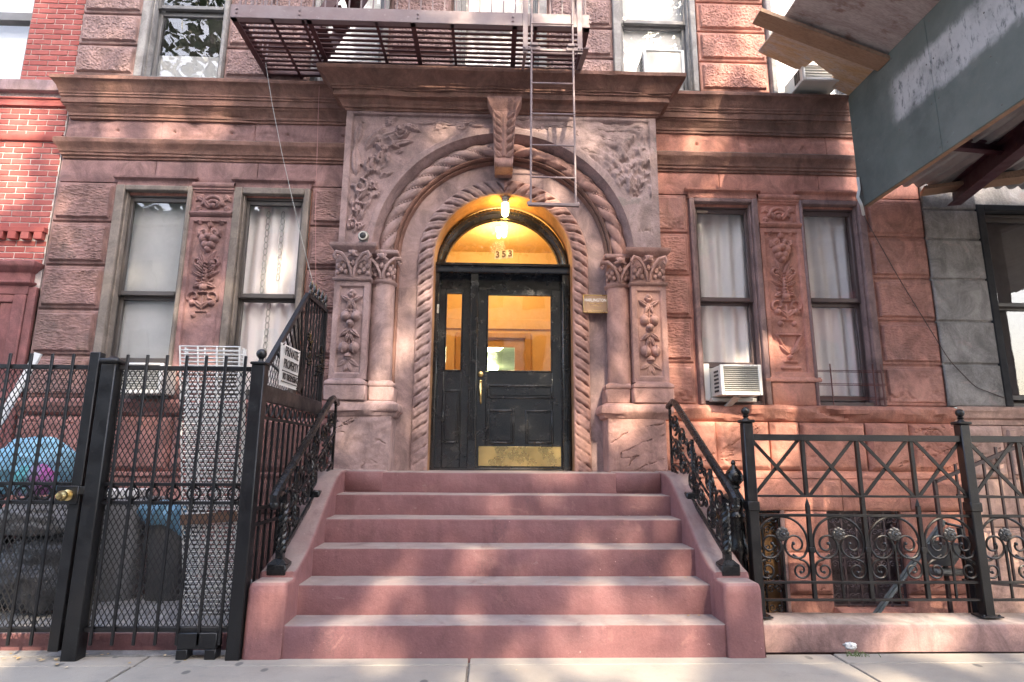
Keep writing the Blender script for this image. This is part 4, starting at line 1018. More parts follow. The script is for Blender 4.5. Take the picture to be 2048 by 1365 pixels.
# ================================================================== sidewalk shed on the right
MT['grille_dark'] = paint('dull zinc', (.18, .17, .16), .5, .0, metal=.5)
SH = thing('sidewalk_shed', 'construction sidewalk shed with dark green plywood side panel and steel beams over the right neighbour', 'scaffold', (4.6, -2, 0))
t = NT('dark green panel paint')
col = t.mix(t.ramp(t.noise(2.2, 7, .65), .3, .7), (.12, .143, .128), (.165, .185, .168))
co = t.n('ShaderNodeTexCoord'); sx = t.n('ShaderNodeSeparateXYZ'); t.l(co.outputs['Object'], sx.inputs[0])
# patch where old posters were scraped off: a band along the panel
yy = t.math('ADD', sx.outputs[1], t.math('MULTIPLY', t.math('SUBTRACT', t.noise(5, 4), .5), .22))
zz_ = t.math('ADD', sx.outputs[2], t.math('MULTIPLY', t.math('SUBTRACT', t.noise(6, 4), .5), .20))
m1 = t.math('MULTIPLY', t.ramp(yy, -.78, -1.0), t.ramp(yy, -3.1, -2.8))
m2 = t.math('MULTIPLY', t.ramp(zz_, 4.55, 4.66), t.ramp(zz_, 5.10, 4.98))
pm = t.math('MULTIPLY', m1, m2)
scr = t.mix(t.ramp(t.noise(9, 8, .7, (1, 2.2, .8)), .50, .66), (.52, .51, .50), (.16, .17, .17))
col = t.mix(pm, col, scr)
sc2 = t.ramp(t.noise(3.2, 10, .75, (1, 1, 1.4), 1.5), .63, .72, 0, .7); col = t.mix(sc2, col, (.27, .31, .305))
ln = t.ramp(t.noise(5, 4, .6, (1, .5, 4.5), 1.0), .70, .73, 0, .6); col = t.mix(ln, col, (.34, .37, .36)); dp = t.ramp(t.noise(30, 2, .5), .74, .77, 0, .8); col = t.mix(dp, col, (.30, .22, .17)); gr = t.ramp(t.noise(1.4, 7, .7), .45, .7, 0, .45); col = t.mix(gr, col, (.05, .06, .058))
MT['shed_green'] = t.fin(col, .6, t.bump(t.noise(8, 8, .7), .2, .01))
def ply(name, c1, c2, c3):
    t = NT(name); a = t.noise(1.6, 8, .7, (1.0, 5, 1), .8)
    col = t.mix(t.ramp(a, .35, .65), c1, c2); col = t.mix(t.ramp(t.noise(3.5, 6, .7, (1, 2, 1)), .52, .68), col, c3)
    ln = t.noise(60, 2, .5, (.35, 2.4, .3)); col = t.mix(t.ramp(ln, .45, .62, 0, .35), col, tuple(x*.5 for x in c1))
    return t.fin(col, .8, t.bump(ln, .3, .004))
MT['ply_grey'] = ply('weathered grey plywood', (.40, .33, .31), (.52, .46, .44), (.28, .18, .15))
MT['ply_tan'] = ply('tan plywood', (.56, .36, .19), (.58, .47, .39), (.50, .44, .42))
MT['lumber'] = ply('tan lumber', (.33, .20, .125), (.39, .255, .17), (.28, .175, .115))
MT['oxide'] = paint('oxblood steel beam', (.075, .028, .038), .45, .25, 30, wear=(.17, .07, .03))
MT['galv'] = paint('galvanised deck', (.42, .42, .41), .5, .1, 30, metal=.2, c2=(.30, .29, .29))
for a, b in ((-1.38, -.165), (-2.6, -1.384), (-3.9, -2.604)): MB().box(4.0, 4.02, a, b, 3.985, 5.368, .003).build('side_panel', MT['shed_green'], SH)
mb = MB()
for a in (-.25, -.9, -1.34, -1.43, -2.0, -2.55):
    for z in (4.05, 4.5, 4.9, 5.28): mb.ball((3.999, a+.02*math.sin(z*9), z), .009, 6, 5, (.4, 1, 1))
mb.build('screw_heads', MT['grille_dark'], SH)
mb = MB().box(4.021, 4.075, -3.9, -.2, 3.99, 4.03).box(4.021, 4.075, -3.9, -.2, 5.25, 5.29); 
for y in (-.25, -1.4, -2.6, -3.85): mb.box(4.0205, 4.06, y, y+.09, 4.03, 5.25)
mb.build('panel_framing', MT['lumber'], SH)
# corrugated deck underside
n = 700; Xd = np.linspace(4.08, 9.5, n); tri = np.clip(np.abs(((Xd/.15) % 1)-.5)*4-1+.5, 0, 1)
P = np.stack([np.stack([Xd, np.full(n, y), 4.27+.045*tri], 1) for y in (-3.9, -.12)]); mb = MB().grid(P, flip=True); Q = P.copy(); Q[..., 2] += .004; mb.grid(Q); mb.build('deck', MT['galv'], SH, sharp=20)
def ibeam(mb, a, b, h, w):
    a = np.array(a, float); b = np.array(b, float); z = np.array((0, 0, 1.))
    mb.bar(a+z*.006, b+z*.006, w, .012); mb.bar(a+z*(h-.006), b+z*(h-.006), w, .012); mb.bar(a+z*h/2, b+z*h/2, .010, h-.024)
for i, (a, b) in enumerate((((5.10, -.12, 4.06), (4.60, -2.2, 4.06)), ((6.3, -.12, 4.06), (5.9, -3.6, 4.06)))):
    mb = MB(); ibeam(mb, a, b, .22, .13); mb.build('steel_beam', MT['oxide'], SH)
for a, b in (((4.09, -1.12, 4.19), (5.0, -1.02, 4.19)), ((4.09, -1.95, 4.19), (4.9, -1.9, 4.19))): mb = MB(); ibeam(mb, a, b, .10, .07); mb.build('cross_beam', MT['oxide'], SH)
MB().box(4.12, 4.30, -1.0, -.14, 4.16, 4.20, .004).build('timber_plank', MT['lumber'], SH); MB().bar((4.75, -.13, 4.22), (5.6, -.5, 4.22), .2, .04).build('timber_plank', MT['lumber'], SH); MB().bar((5.2, -.3, 4.25), (5.9, -.62, 4.25), .25, .04).build('timber_plank', MT['lumber'], SH)
# sloping catch platform at the top of the panel
def slab(mb, poly, z_of, th):
    n = len(poly); v = [(x, y, z_of(x)) for x, y in poly]+[(x, y, z_of(x)+th) for x, y in poly]
    mb.add(v, [tuple(range(n))[::-1], tuple(range(n, 2*n))]+[(i, (i+1) % n, n+(i+1) % n, n+i) for i in range(n)])
zp = lambda x: 5.345+.4*(4.0-x)
mb = MB(); slab(mb, [(2.96, -.74), (2.93, -.31), (3.36, -.265), (3.42, -.30), (3.46, -.46), (3.74, -.36), (3.70, -.22), (4.02, -.18), (4.02, -.74)], zp, .018); mb.build('near_wall_plywood', MT['ply_tan'], SH); bpy.data.objects['near_wall_plywood'].name = 'plywood_sheet'
mb = MB(); slab(mb, [(2.975, -1.9), (2.975, -.745), (4.02, -.745), (4.02, -1.9)], lambda x: zp(x)+.03, .018); slab(mb, [(2.9, -3.6), (2.9, -1.905), (4.02, -1.905), (4.02, -3.6)], lambda x: zp(x)+.03, .018); mb.build('plywood_sheet', MT['ply_grey'], SH)
for y in (-.80, -2.4, -3.5):
    mb = MB(); a = np.array((2.70, y, zp(2.70)-.045)); b = np.array((4.0, y, zp(4.0)-.045)); mb.bar(a, b, .19 if y == -.80 else .09, .042, upv=(.37, 0, .93)); mb.build('lumber_brace', MT['lumber'], SH)
for x, y in ((6.2, -.5), (6.2, -3.7), (4.12, -3.75)): MB().bar((x, y, -.02), (x, y, 4.06), .09).build('post', MT['oxide'], SH)
# ================================================================== ironwork
IR, IC = MT['iron'], MT['iron_cast']
def mesh_infill(x0, x1, z0, z1, y, cw=.036, ch=.062, ax=0):
    """expanded metal: zigzag strands that meet in diamonds"""
    mb = MB(); n = int((x1-x0)/cw); m = int((z1-z0)/(ch/2)); cw = (x1-x0)/n
    zs = z0+np.arange(m+1)*(z1-z0)/m
    for k in range(n+1):
        for s_ in (0, 1):
            off = np.where((np.arange(m+1)+s_) % 2 == 0, 0, cw/2)*(1 if s_ == 0 else 1)
            xs = x0+k*cw+(off if s_ == 0 else -np.where((np.arange(m+1)) % 2 == 0, 0, cw/2))
            xs = np.clip(xs, x0, x1); w = .0028
            P = []
            for dy, dw in ((-.0025, -w), (-.0025, w)):
                P.append(np.stack([xs+dw, np.full(m+1, y+dy+(.002 if s_ else 0)), zs], 1))
            P = np.array(P)
            if ax: P = P[..., [1, 0, 2]]
            mb.grid(P, flip=bool(ax)); Q = P.copy(); Q[..., 1 if not ax else 0] += .004; mb.grid(Q, flip=not ax)
    return mb
def ring(mb, c, r, t, ax=1, n=22):
    a = np.linspace(0, 2*PI, n, endpoint=False)
    p = np.zeros((n, 3)); o = [k for k in range(3) if k != ax]; p[:, o[0]] = r*np.cos(a); p[:, o[1]] = r*np.sin(a)
    mb.tube(p+np.array(c), t, 6, closed=True)
def fence_panel(T, x0, x1, y, bars, ringx):
    """one bay of the tall yard fence between x0 and x1"""
    for z, h in ((1.875, .03), (1.085, .022), (.965, .022), (.175, .028)): MB().box(x0, x1, y-.016, y+.016, z-h/2, z+h/2, .002).build('rail', IR, T)
    b = MB()
    for x in bars: b.box(x-.0095, x+.0095, y-.030, y-.0165, .085, 1.965, .002)
    b.build('bar_infill', IR, T)
    r = MB()
    for x in ringx: ring(r, (x, y-.004, 1.025), .043, .0075)
    r.build('ring_band', IR, T)
    mesh_infill(x0, x1, .18, 1.87, y+.022).build('mesh_infill', MT['mesh'], T)
YF_ = -1.955
GATE = thing('yard_gate', 'black iron yard gate with brass knob and diamond mesh, at the left edge', 'gate', (-3.2, YF_, 0))
fence_panel(GATE, -4.0, -2.80, YF_, [-2.915-.143*k for k in range(8)], [-2.985-.143*k for k in range(7)])
MB().box(-2.802, -2.732, YF_-.035, YF_+.035, .05, 1.98, .005).build('stile', IR, GATE); MB().box(-4.06, -4.0, YF_-.03, YF_+.03, .05, 1.95, .005).build('stile', IR, GATE)
k_ = MB().box(-2.88, -2.735, YF_-.055, YF_-.036, .955, 1.075, .004).box(-2.79, -2.70, YF_-.05, YF_-.036, 1.02, 1.07, .003).build('lock_plate', IR, GATE)
h = MB().lathe([(.0, YF_-.056), (.034, YF_-.056), (.036, YF_-.064), (.018, YF_-.07), (.014, YF_-.085), (.026, YF_-.092), (.034, YF_-.108), (.032, YF_-.125), (.022, YF_-.135), (.02, YF_-.145), (.0, YF_-.147)], (-2.795, 0, 1.015), 18, ax=1); h.build('knob', MT['brass'], k_)
FEN = thing('yard_fence', 'black iron fence panel with ring band and diamond mesh, between square post and stoop', 'fence', (-2.2, YF_, 0))
fence_panel(FEN, -2.60, -1.685, YF_, [-2.545+.135*k for k in range(7)], [-2.545+.135*k for k in range(7)])
mb = MB().box(-2.705, -2.605, YF_-.05, YF_+.05, -.02, 1.90, .006).box(-2.722, -2.588, YF_-.067, YF_+.067, 1.90, 1.935, .012).lathe([(.05, 1.935), (.02, 1.955), (.0, 1.958)], (-2.655, YF_, 0), 12); mb.build('post', IR, FEN)
mb = MB().box(-1.683, -1.592, YF_-.045, YF_+.045, -.02, 1.905, .006).box(-1.692, -1.583, YF_-.054, YF_+.054, 1.905, 1.925, .006).lathe([(.02, 1.925), (.015, 1.945), (.02, 1.952)], (-1.637, YF_, 0), 12).ball((-1.637, YF_, 1.985), .036, 14, 10); mb.build('post', IR, FEN)
mb = MB().box(-2.0, -1.75, YF_-.03, YF_+.06, .06, .16, .006).box(-2.0, -1.93, YF_-.03, YF_+.06, .0, .06, .004).box(-1.82, -1.75, YF_-.03, YF_+.06, .0, .06, .004); mb.build('foot_bracket', IR, FEN)
# side screen running back to the house, with a triangular top
SS_ = thing('side_screen', 'black iron side screen with sloped top, spikes and grape castings beside the stoop', 'fence', (-1.635, -1.2, 0))
xs_ = -1.635
mb = MB()
mb.box(xs_-.018, xs_+.018, -1.905, -.46, 1.66, 1.78, .004); mb.box(xs_-.014, xs_+.014, -1.905, -.46, .905, .93); mb.box(xs_-.014, xs_+.014, -1.905, -.46, .80, .822); mb.box(xs_-.014, xs_+.014, -1.905, -.46, .10, .13); mb.box(xs_-.013, xs_+.013, -1.905, -.46, 1.535, 1.555)
mb.bar((xs_, -1.93, 1.84), (xs_, -1.055, 2.67), .035, .035, (0, 1, -1)); mb.bar((xs_, -1.07, 2.665), (xs_, -.47, 2.665), .035); mb.bar((xs_, -.475, .1), (xs_, -.475, 2.68), .035)
mb.build('frame', IR, SS_)
mb = MB()
for k in range(7): mb.bar((xs_, -1.0+.085*k, 1.78), (xs_, -1.0+.085*k, 2.66), .013)
for k in range(9):
    a = R(93+k*9.5); L_ = 0; p0 = np.array((xs_, -1.02, 1.80)); d = np.array((0, math.cos(a), math.sin(a)))
    for L_ in np.linspace(.1, 1.2, 100):
        q = p0+d*L_
        if q[2] > 1.84+(q[1]+1.93)*.949-.02 or q[2] < 1.79: break
    mb.bar(p0, p0+d*L_, .013)
for k in range(12): mb.bar((xs_, -1.86+.118*k, .1), (xs_, -1.86+.118*k, 1.54), .015)
mb.build('bar_infill', IR, SS_)
mb = MB()
for k in range(11): ring(mb, (xs_+.004, -1.83+.122*k, 1.607), .046, .008, 0)
mb.build('ring_band', IR, SS_)
m_ = mesh_infill(-1.9, -.48, .12, 1.53, xs_-.02, ax=1); m_.build('mesh_infill', MT['mesh'], SS_)
mb = MB()      # mesh of the triangular top, strand by strand up to the slope
for k in range(28):
    yy = -1.87+k*.05; zt = min(2.65, 1.84+(yy+1.93)*.949-.02)
    m2 = max(2, int((zt-1.78)/.044)); zs = np.linspace(1.78, zt, m2+1); of = np.where(np.arange(m2+1) % 2 == 0, 0, .025)
    for s_ in (1, -1):
        P = np.array([np.stack([np.full(m2+1, xs_-.02), yy+s_*of+d, zs], 1) for d in (-.004, .004)]); mb.grid(P); Q = P.copy(); Q[..., 0] += .004; mb.grid(Q, flip=True)
mb.build('mesh_infill', MT['mesh'], SS_)
mb = MB()
for k in range(5):
    y = -.98+k*.12; mb.lathe([(.012, 2.68), (.016, 2.72), (.009, 2.735), (.020, 2.765), (.010, 2.80), (.0, 2.84)], (xs_, y, 0), 8)
    if k < 4:
        p = spiral(y+.06, 2.70, .035, .012, 0, 1.2, 14); mb.tube(np.stack([np.full(14, xs_), p[:, 0], p[:, 1]], 1), .006, 5)
mb.build('spike_cresting', IC, SS_)
mb = MB(); rs = random.Random(3)
for (cy_, cz_) in ((-.98, 2.12), (-.70, 2.05), (-.56, 2.08), (-.98, 2.26), (-.62, 2.22)):
    for k in range(16): mb.ball((xs_+.012+rs.uniform(0, .02), cy_+rs.gauss(0, .022), cz_+rs.gauss(0, .05)), rs.uniform(.010, .017), 6, 5)
mb.build('grape_casting', IC, SS_)
# no-trespassing sign hung on the screen
SG = thing('warning_sign', 'white metal PRIVATE PROPERTY NO TRESPASSING sign wired to the side screen', 'sign', (-1.60, -1.46, 1.96))
n = 12; Y = np.linspace(-1.70, -1.30, n); Z = np.linspace(1.80, 2.12, 9); YY, ZZ = np.meshgrid(Y, Z)
XX = xs_+.045+.010*np.sin((YY+1.5)*7)*(ZZ-1.8)*3
mb = MB().grid(np.stack([XX, YY, ZZ], -1)).grid(np.stack([XX-.003, YY, ZZ], -1), flip=True); plate = mb.build('plate', MT['white'], SG)
MT['ink'] = paint('black sign ink', (.015, .015, .016), .5, .0)
SIDE = Matrix.Rotation(R(90), 4, 'Z') @ FACE
def sgn_text(s_, size, z, sx, bold): text_mesh(s_, size, 'lettering', MT['ink'], SG, (xs_+.058, -1.50, z), SIDE, .0015, bold, sx)
sgn_text('PRIVATE', .098, 2.062, .84, .0012); sgn_text('PROPERTY', .098, 1.965, .72, .0012); sgn_text('NO TRESPASSING', .07, 1.868, .62, .0008)
mb = MB().box(xs_+.052, xs_+.058, -1.68, -1.32, 1.908, 1.914).box(xs_+.050, xs_+.056, -1.68, -1.32, 1.828, 1.833); mb.build('rule_line', MT['ink'], SG)
for y_, z_ in ((-1.685, 2.105), (-1.315, 2.105), (-1.315, 1.815)): MB().ball((xs_+.052, y_, z_), .007, 6, 5).build('fixing', MT['iron'], SG)

# ---- stoop handrails of cast scrollwork
def twisted(mb, a, b, r, turns, n=40):
    a = np.array(a, float); b = np.array(b, float); t = np.linspace(0, 1, n)
    for q in range(4):
        an = t*turns*2*PI+q*PI/2; P = a+(b-a)*t[:, None]; P = P+np.stack([np.cos(an)*r*.55, np.sin(an)*r*.55, 0*t], 1); mb.tube(P, r*.55, 6)
def handrail(x, name_label):
    T = thing('handrail', name_label, 'handrail', (x, -1.3, .6), 'scrollwork handrails of the stoop')
    s0 = np.array((-.68, 1.785)); s1 = np.array((-1.90, 1.045))       # rail line (y,z)
    mb = MB()
    rp = [(x, s0[0]+.22, s0[1]-.02), (x, s0[0]+.06, s0[1]+.02), (x, s0[0], s0[1]), (x, (s0[0]+s1[0])/2, (s0[1]+s1[1])/2), (x, s1[0], s1[1]), (x, s1[0]-.05, s1[1]-.04), (x, s1[0]-.045, s1[1]-.085)]
    mb.tube(rp, [.026, .028, .03, .03, .032, .034, .028], 8)
    mb.ball((x, s1[0]-.04, s1[1]-.09), .036, 10, 8)
    mb.build('top_rail', IC, T)
    mb = MB()
    lo = lambda t: np.array((s0[0]+(s1[0]-s0[0])*t+.06, s0[1]+(s1[1]-s0[1])*t-.05))
    hi_h = .50
    mb.bar((x, s0[0]+.17, 1.15), (x, s0[0]+.17, s0[1]-.02), .022); mb.bar((x, s0[0]+.15, 1.20), (x, s1[0]+.16, s1[1]-.45), .02, .03)
    mb.tube([(x, s0[0]+.17, 1.21), (x, s0[0]+.06, 1.225), (x, s0[0]-.03, 1.20), (x, s0[0]-.1, 1.16)], .011, 6)
    mb.bar((x, s0[0]+.16, s0[1]-.29), (x, s1[0]+.10, s1[1]-.24), .014, .016)
    mb.box(x-.05, x+.05, -1.05, -.97, .93, 1.0, .01)
    mb.build('lower_rail', IC, T)
    for t in (.40, .72):
        mb = MB(); c = lo(t); twisted(mb, (x, c[0], c[1]), (x, c[0], c[1]-.44), .016, 3); mb.build('twisted_bar', IC, T)
    mb = MB(); N = 6
    for k in range(N):
        t = (k+.5)/N
        for row in (0, 1):
            cy = s0[0]+.13+(s1[0]-s0[0])*t; cz = s0[1]+(s1[1]-s0[1])*t-.135-.235*row
            p = spiral(cy, cz, .098, .014, 90+(0 if row else 180), 1.9*(1 if (k+row) % 2 else -1), 34)
            mb.tube(np.stack([np.full(34, x), p[:, 0], p[:, 1]], 1), np.linspace(.0125, .008, 34), 6); mb.ball((x, p[-1, 0], p[-1, 1]), .017, 7, 5)
            q = spiral(cy-.10, cz-.05, .045, .012, 0, 1.2, 16); mb.tube(np.stack([np.full(16, x), q[:, 0], q[:, 1]], 1), .0075, 5)
            mb.ball((x, cy+.085, cz+.075), .013, 6, 5, (.8, 1.3, 1))
    mb.build('scrollwork', IC, T)
    mb = MB(); yb = -1.74
    twisted(mb, (x, yb, .62), (x, yb, .97), .034, 2.2, 50); mb.bar((x, yb, .50), (x, yb, .63), .05); mb.bar((x, yb, .95), (x, yb, 1.02), .055)
    mb.tube([(x, yb, 1.0), (x, yb-.06, 1.02), (x, yb-.13, 1.0)], .018, 6)
    mb.box(x-.065, x+.065, yb-.065, yb+.065, .475, .545, .006)
    v = [(x-.065, yb-.065, .545), (x+.065, yb-.065, .545), (x+.065, yb+.065, .545), (x-.065, yb+.065, .545), (x-.03, yb-.03, .578), (x+.03, yb-.03, .578), (x+.03, yb+.03, .578), (x-.03, yb+.03, .578)]
    mb.add(v, [(0, 1, 5, 4), (1, 2, 6, 5), (2, 3, 7, 6), (3, 0, 4, 7), (4, 5, 6, 7)]); mb.build('newel', IC, T)
handrail(-1.47, 'black cast iron scroll handrail on the cheek wall beside the warning sign')
handrail(1.69, 'black cast iron scroll handrail on the cheek wall beside the crossed fence')
NP = thing('newel_post', 'ornate black cast iron newel post with pointed finial behind the stoop cheek wall', 'post', (1.88, -1.47, .2))
mb = MB(); mb.lathe([(.085, .15), (.085, .32), (.062, .35), (.06, .56), (.075, .58), (.078, .63), (.058, .66), (.055, .83), (.07, .85), (.062, .87), (.05, .885), (.062, .92), (.07, .96), (.055, 1.0), (.035, 1.03), (.03, 1.05)], (1.885, -1.47, 0), 16)
for k in range(8):
    a = k*PI/4; mb.ball((1.885+.056*math.cos(a), -1.47+.056*math.sin(a), .75), .016, 6, 6, (.6, .6, 4.5)); mb.ball((1.885+.058*math.cos(a), -1.47+.058*math.sin(a), .95), .026, 6, 6, (.7, .7, 1.5)); mb.ball((1.885+.062*math.cos(a), -1.47+.062*math.sin(a), .46), .018, 6, 6, (.6, .6, 4.5))
mb.build('shaft', IC, NP)
mb = MB().lathe([(.03, 1.05), (.045, 1.065), (.035, 1.08), (.068, 1.115), (.07, 1.15), (.055, 1.185), (.03, 1.21), (.014, 1.235), (.020, 1.25), (.010, 1.268), (.0, 1.275)], (1.885, -1.47, 0), 16); mb.build('finial', IC, NP)

# ---- low wall and crossed fence on the right
MT['coping'] = stone('dusty painted coping', (.25, .15, .14), (.31, .20, .185), (.19, .125, .118), dust=(.42, .35, .30), bs=.3, streak=.15)
mb = MB(); n = 90; xs = np.linspace(1.79, 9.2, n); prof = [(-1.705, -.05), (-1.705, .10), (-1.702, .118), (-1.694, .130), (-1.678, .138), (-1.50, .160), (-1.48, .15), (-1.475, -.7)]
mb.grid(np.array([np.stack([xs, y+.006*fbm(xs*4, np.full(n, i*.3), 2), np.full(n, z)+(.006*fbm(xs*3, np.full(n, i*.4), 5) if 0 < i < 7 else 0)], 1) for i, (y, z) in enumerate(prof)]), flip=True)
o = mb.build('coping_wall', MT['coping']); tag(o, 'low dusty pink coping under the crossed iron fence', 'wall')
FR = thing('railing_fence', 'black iron railing with crossed bars above scrolls and rosettes, right of the stoop', 'fence', (2.8, -1.58, .16))
yf = -1.585
PX = [1.96, 3.665, 5.37]
for x in PX:
    mb = MB().box(x-.037, x+.037, yf-.037, yf+.037, .145, 1.555, .006).box(x-.052, x+.052, yf-.052, yf+.052, 1.555, 1.578, .008).lathe([(.028, 1.578), (.016, 1.595), (.026, 1.607), (.016, 1.615)], (x, yf, 0), 14).ball((x, yf, 1.645), .032, 14, 10)
    mb.box(x-.08, x+.08, yf-.06, yf+.06, .155, .166, .003).box(x-.045, x+.045, yf-.045, yf+.045, .90, .97, .006)
    for k in (-1, 1): mb.ball((x+k*.06, yf-.04, .168), .010, 7, 5)
    mb.build('post', IR, FR)
MT['rosette'] = paint('black rosette with highlight tone', (.09, .09, .092), .28, .2, metal=.5)  # black castings, colour lightened to stand for their bright highlights
def flower(mb, x, z, y, r):
    for k in range(8):
        a = k*PI/4; mb.ball((x+r*.62*math.cos(a), y, z+r*.62*math.sin(a)), r*.42, 7, 5, (1, .5, 1))
        mb.ball((x+r*.3*math.cos(a+.4), y-.012, z+r*.3*math.sin(a+.4)), r*.25, 6, 5, (1, .6, 1))
    mb.ball((x, y-.02, z), r*.22, 7, 5)
for i in range(2):
    a, b = PX[i]+.037, PX[i+1]-.037; c4 = [PX[i]+(PX[i+1]-PX[i])*k/4 for k in range(5)]
    for z, h, w in ((1.445, .048, .04), (1.008, .016, .03), (.868, .02, .03), (.392, .018, .03), (.27, .016, .028)): MB().box(a, b, yf-w/2, yf+w/2, z-h/2, z+h/2, .002).build('rail', IR, FR)
    mb = MB()
    for k in range(4):
        p, q = c4[k]+.03, c4[k+1]-.03
        mb.bar((p, yf-.006, 1.425), (q, yf-.006, 1.015), .010, .024, (1, 0, 1)); mb.bar((p, yf+.006, 1.015), (q, yf+.006, 1.425), .010, .024, (1, 0, -1))
    mb.build('cross_bar', IR, FR)
    for k in (1, 2, 3):
        mb = MB(); x = c4[k]; mb.bar((x, yf, 1.016), (x, yf, 1.425), .026)
        if k == 2: mb.bar((x, yf, .27), (x, yf, 1.0), .028)
        else:
            mb.bar((x, yf, .27), (x, yf, .94), .026); mb.lathe([(.017, .935), (.019, .945), (.0, 1.0)], (x, yf, 0), 4)
        mb.build('upright', IR, FR)
    mb = MB()
    for k in range(4):
        xm = (c4[k]+c4[k+1])/2; hw = (c4[k+1]-c4[k])/2-.022
        mb.bar((xm, yf, .28), (xm, yf, .66), .014)
        for s_ in (-1, 1):
            # big C from the top down the side and in to a curl against the stem
            an = np.linspace(90, -150, 34); P = []
            for q in an: P.append((xm+s_*(hw-.0)*math.cos(R(q))*1.0, yf, .675+.183*math.sin(R(q))) if q > -20 else None)
            P = [p for p in P if p]
            c2 = (xm+s_*.095, .655); sp = spiral(c2[0], c2[1], .105, .018, -20 if s_ > 0 else 200, -1.55*s_, 34)
            P2 = [(u, yf-.004, v) for u, v in sp]
            mb.tube(P+P2[2:], np.linspace(.0095, .0075, len(P)+len(P2)-2), 6); mb.ball((sp[-1, 0], yf-.004, sp[-1, 1]), .014, 7, 5)
            # S scroll down to the foot of the upright
            sp = spiral(xm+s_*(hw-.065), .475, .075, .014, 90 if s_ > 0 else 90, -1.5*s_ if s_ > 0 else 1.5, 30)
            st_ = [(xm+s_*.075, yf+.004, .585), (xm+s_*.11, yf+.004, .562)]
            mb.tube(st_+[(u, yf+.004, v) for u, v in sp], np.linspace(.009, .0065, 32), 6); mb.ball((sp[-1, 0], yf+.004, sp[-1, 1]), .012, 7, 5)
        fl = MB(); flower(fl, xm, .735, yf-.012, .052); fl.build('rosette', MT['rosette'], FR)
    for x in c4[1:4]: mb.box(x-.02, x+.02, yf-.02, yf+.02, .60, .64, .004)
    mb.build('scrollwork', IR, FR)
# stair rail of the neighbour's basement steps
SRL = thing('stair_railing', 'thin dark railing of slanting bars over the basement steps of the right neighbour', 'railing', (4.8, -.5, -.3))
mb = MB(); mb.bar((4.2, -.5, 1.08), (6.2, -.5, 1.86), .03); mb.bar((4.35, -.5, .20), (6.2, -.5, .02), .025); mb.bar((4.4, -.5, .96), (6.2, -.5, .9), .02)
for k in range(13): x = 4.42+k*.14; mb.bar((x, -.5, .2-.1*(x-4.35)), (x, -.5, 1.08+.39*(x-4.2)+.08), .018)
mb.bar((4.2, -.5, -.6), (4.2, -.5, 1.1), .03)
mb.build('bar_infill', paint('brown railing paint', (.05, .03, .03), .5, .1), SRL)
# ================================================================== loose things
def aircon(name, label, x0, x1, y0, y1, z0, z1, louvre, loc=None, base=None, panel=None):
    T = thing('air_conditioner', label, 'air conditioner', ((x0+x1)/2, y0, z0), 'air conditioners in the windows')
    mb = MB().box(x0+.004, x1-.004, y0+.02, y1, z0+.004, z1-.004, .008)
    for k in range(9):
        for j in range(3): mb.box(x0-.0005, x0+.006, y0+.08+j*.035, y0+.105+j*.035, z0+.04+k*(z1-z0-.08)/9, z0+.055+k*(z1-z0-.08)/9)
    mb.build('case', MT['offwhite'], T)
    w = .032; mb = MB()
    mb.box(x0, x0+w, y0-.004, y0+.03, z0, z1, .006).box(x1-w, x1, y0-.004, y0+.03, z0, z1, .006).box(x0+w, x1-w, y0-.003, y0+.03, z1-.022, z1, .005).box(x0+w, x1-w, y0-.003, y0+.03, z0, z0+.035, .005)
    mb.build('front_frame', MT['white'], T)
    mb = MB().box(x0+w, x1-w, y0+(.028 if louvre else .008), y0+.032, z0+.035, z1-.022)
    nl = louvre
    for k in range(nl):
        z = z0+.04+(z1-z0-.065)*(k+.5)/nl; mb.bar((x0+w, y0+.014, z), (x1-w, y0+.014, z), .022, .006, (0, .6, 1))
    mb.build('coil_grille', MT['grille_grey'], T)
    mb = MB()
    for k in range(6):
        for j in range(3): mb.box(x0-.002, x0+.004, y0+.07+j*.04, y0+.10+j*.04, z0+.04+k*(z1-z0-.07)/6, z0+.06+k*(z1-z0-.07)/6)
    mb.build('side_vent', MT['ink'], T)
    if panel: MB().box(panel[0], panel[1], -.01, .03, z0-.03, z1+.05, .004).build('filler_panel', MT['white'], T)
    if base: 
        mb = MB(); mb.bar(((x0+x1)/2-.02, y0+.09, z0-.01), ((x0+x1)/2-.06, -.0, 1.80), .07, .02); mb.box(x0-.02, x1+.03, -.08, .02, z0-.045, z0-.005, .004); mb.build('support_bracket', MT['offwhite'], T)
    return T
MT['grille_grey'] = paint('grey coil louvres', (.46, .45, .42), .5, .05, metal=.2)
aircon('', 'cream louvred window air conditioner on the sill right of the entrance', 2.285, 2.705, -.30, .08, 1.905, 2.215, 12, base=True, panel=(2.205, 2.283))
aircon('', 'white air conditioner above the portal cornice, its back half hidden', 1.64, 2.10, -.27, .08, 5.44, 5.80, 0)
aircon('', 'white air conditioner under the plywood of the scaffold', 3.40, 3.86, -.34, .08, 5.42, 5.62, 4)
aircon('', 'beige air conditioner behind the mesh fence in the left window', -3.68, -3.22, -.30, .08, 1.86, 2.16, 10)
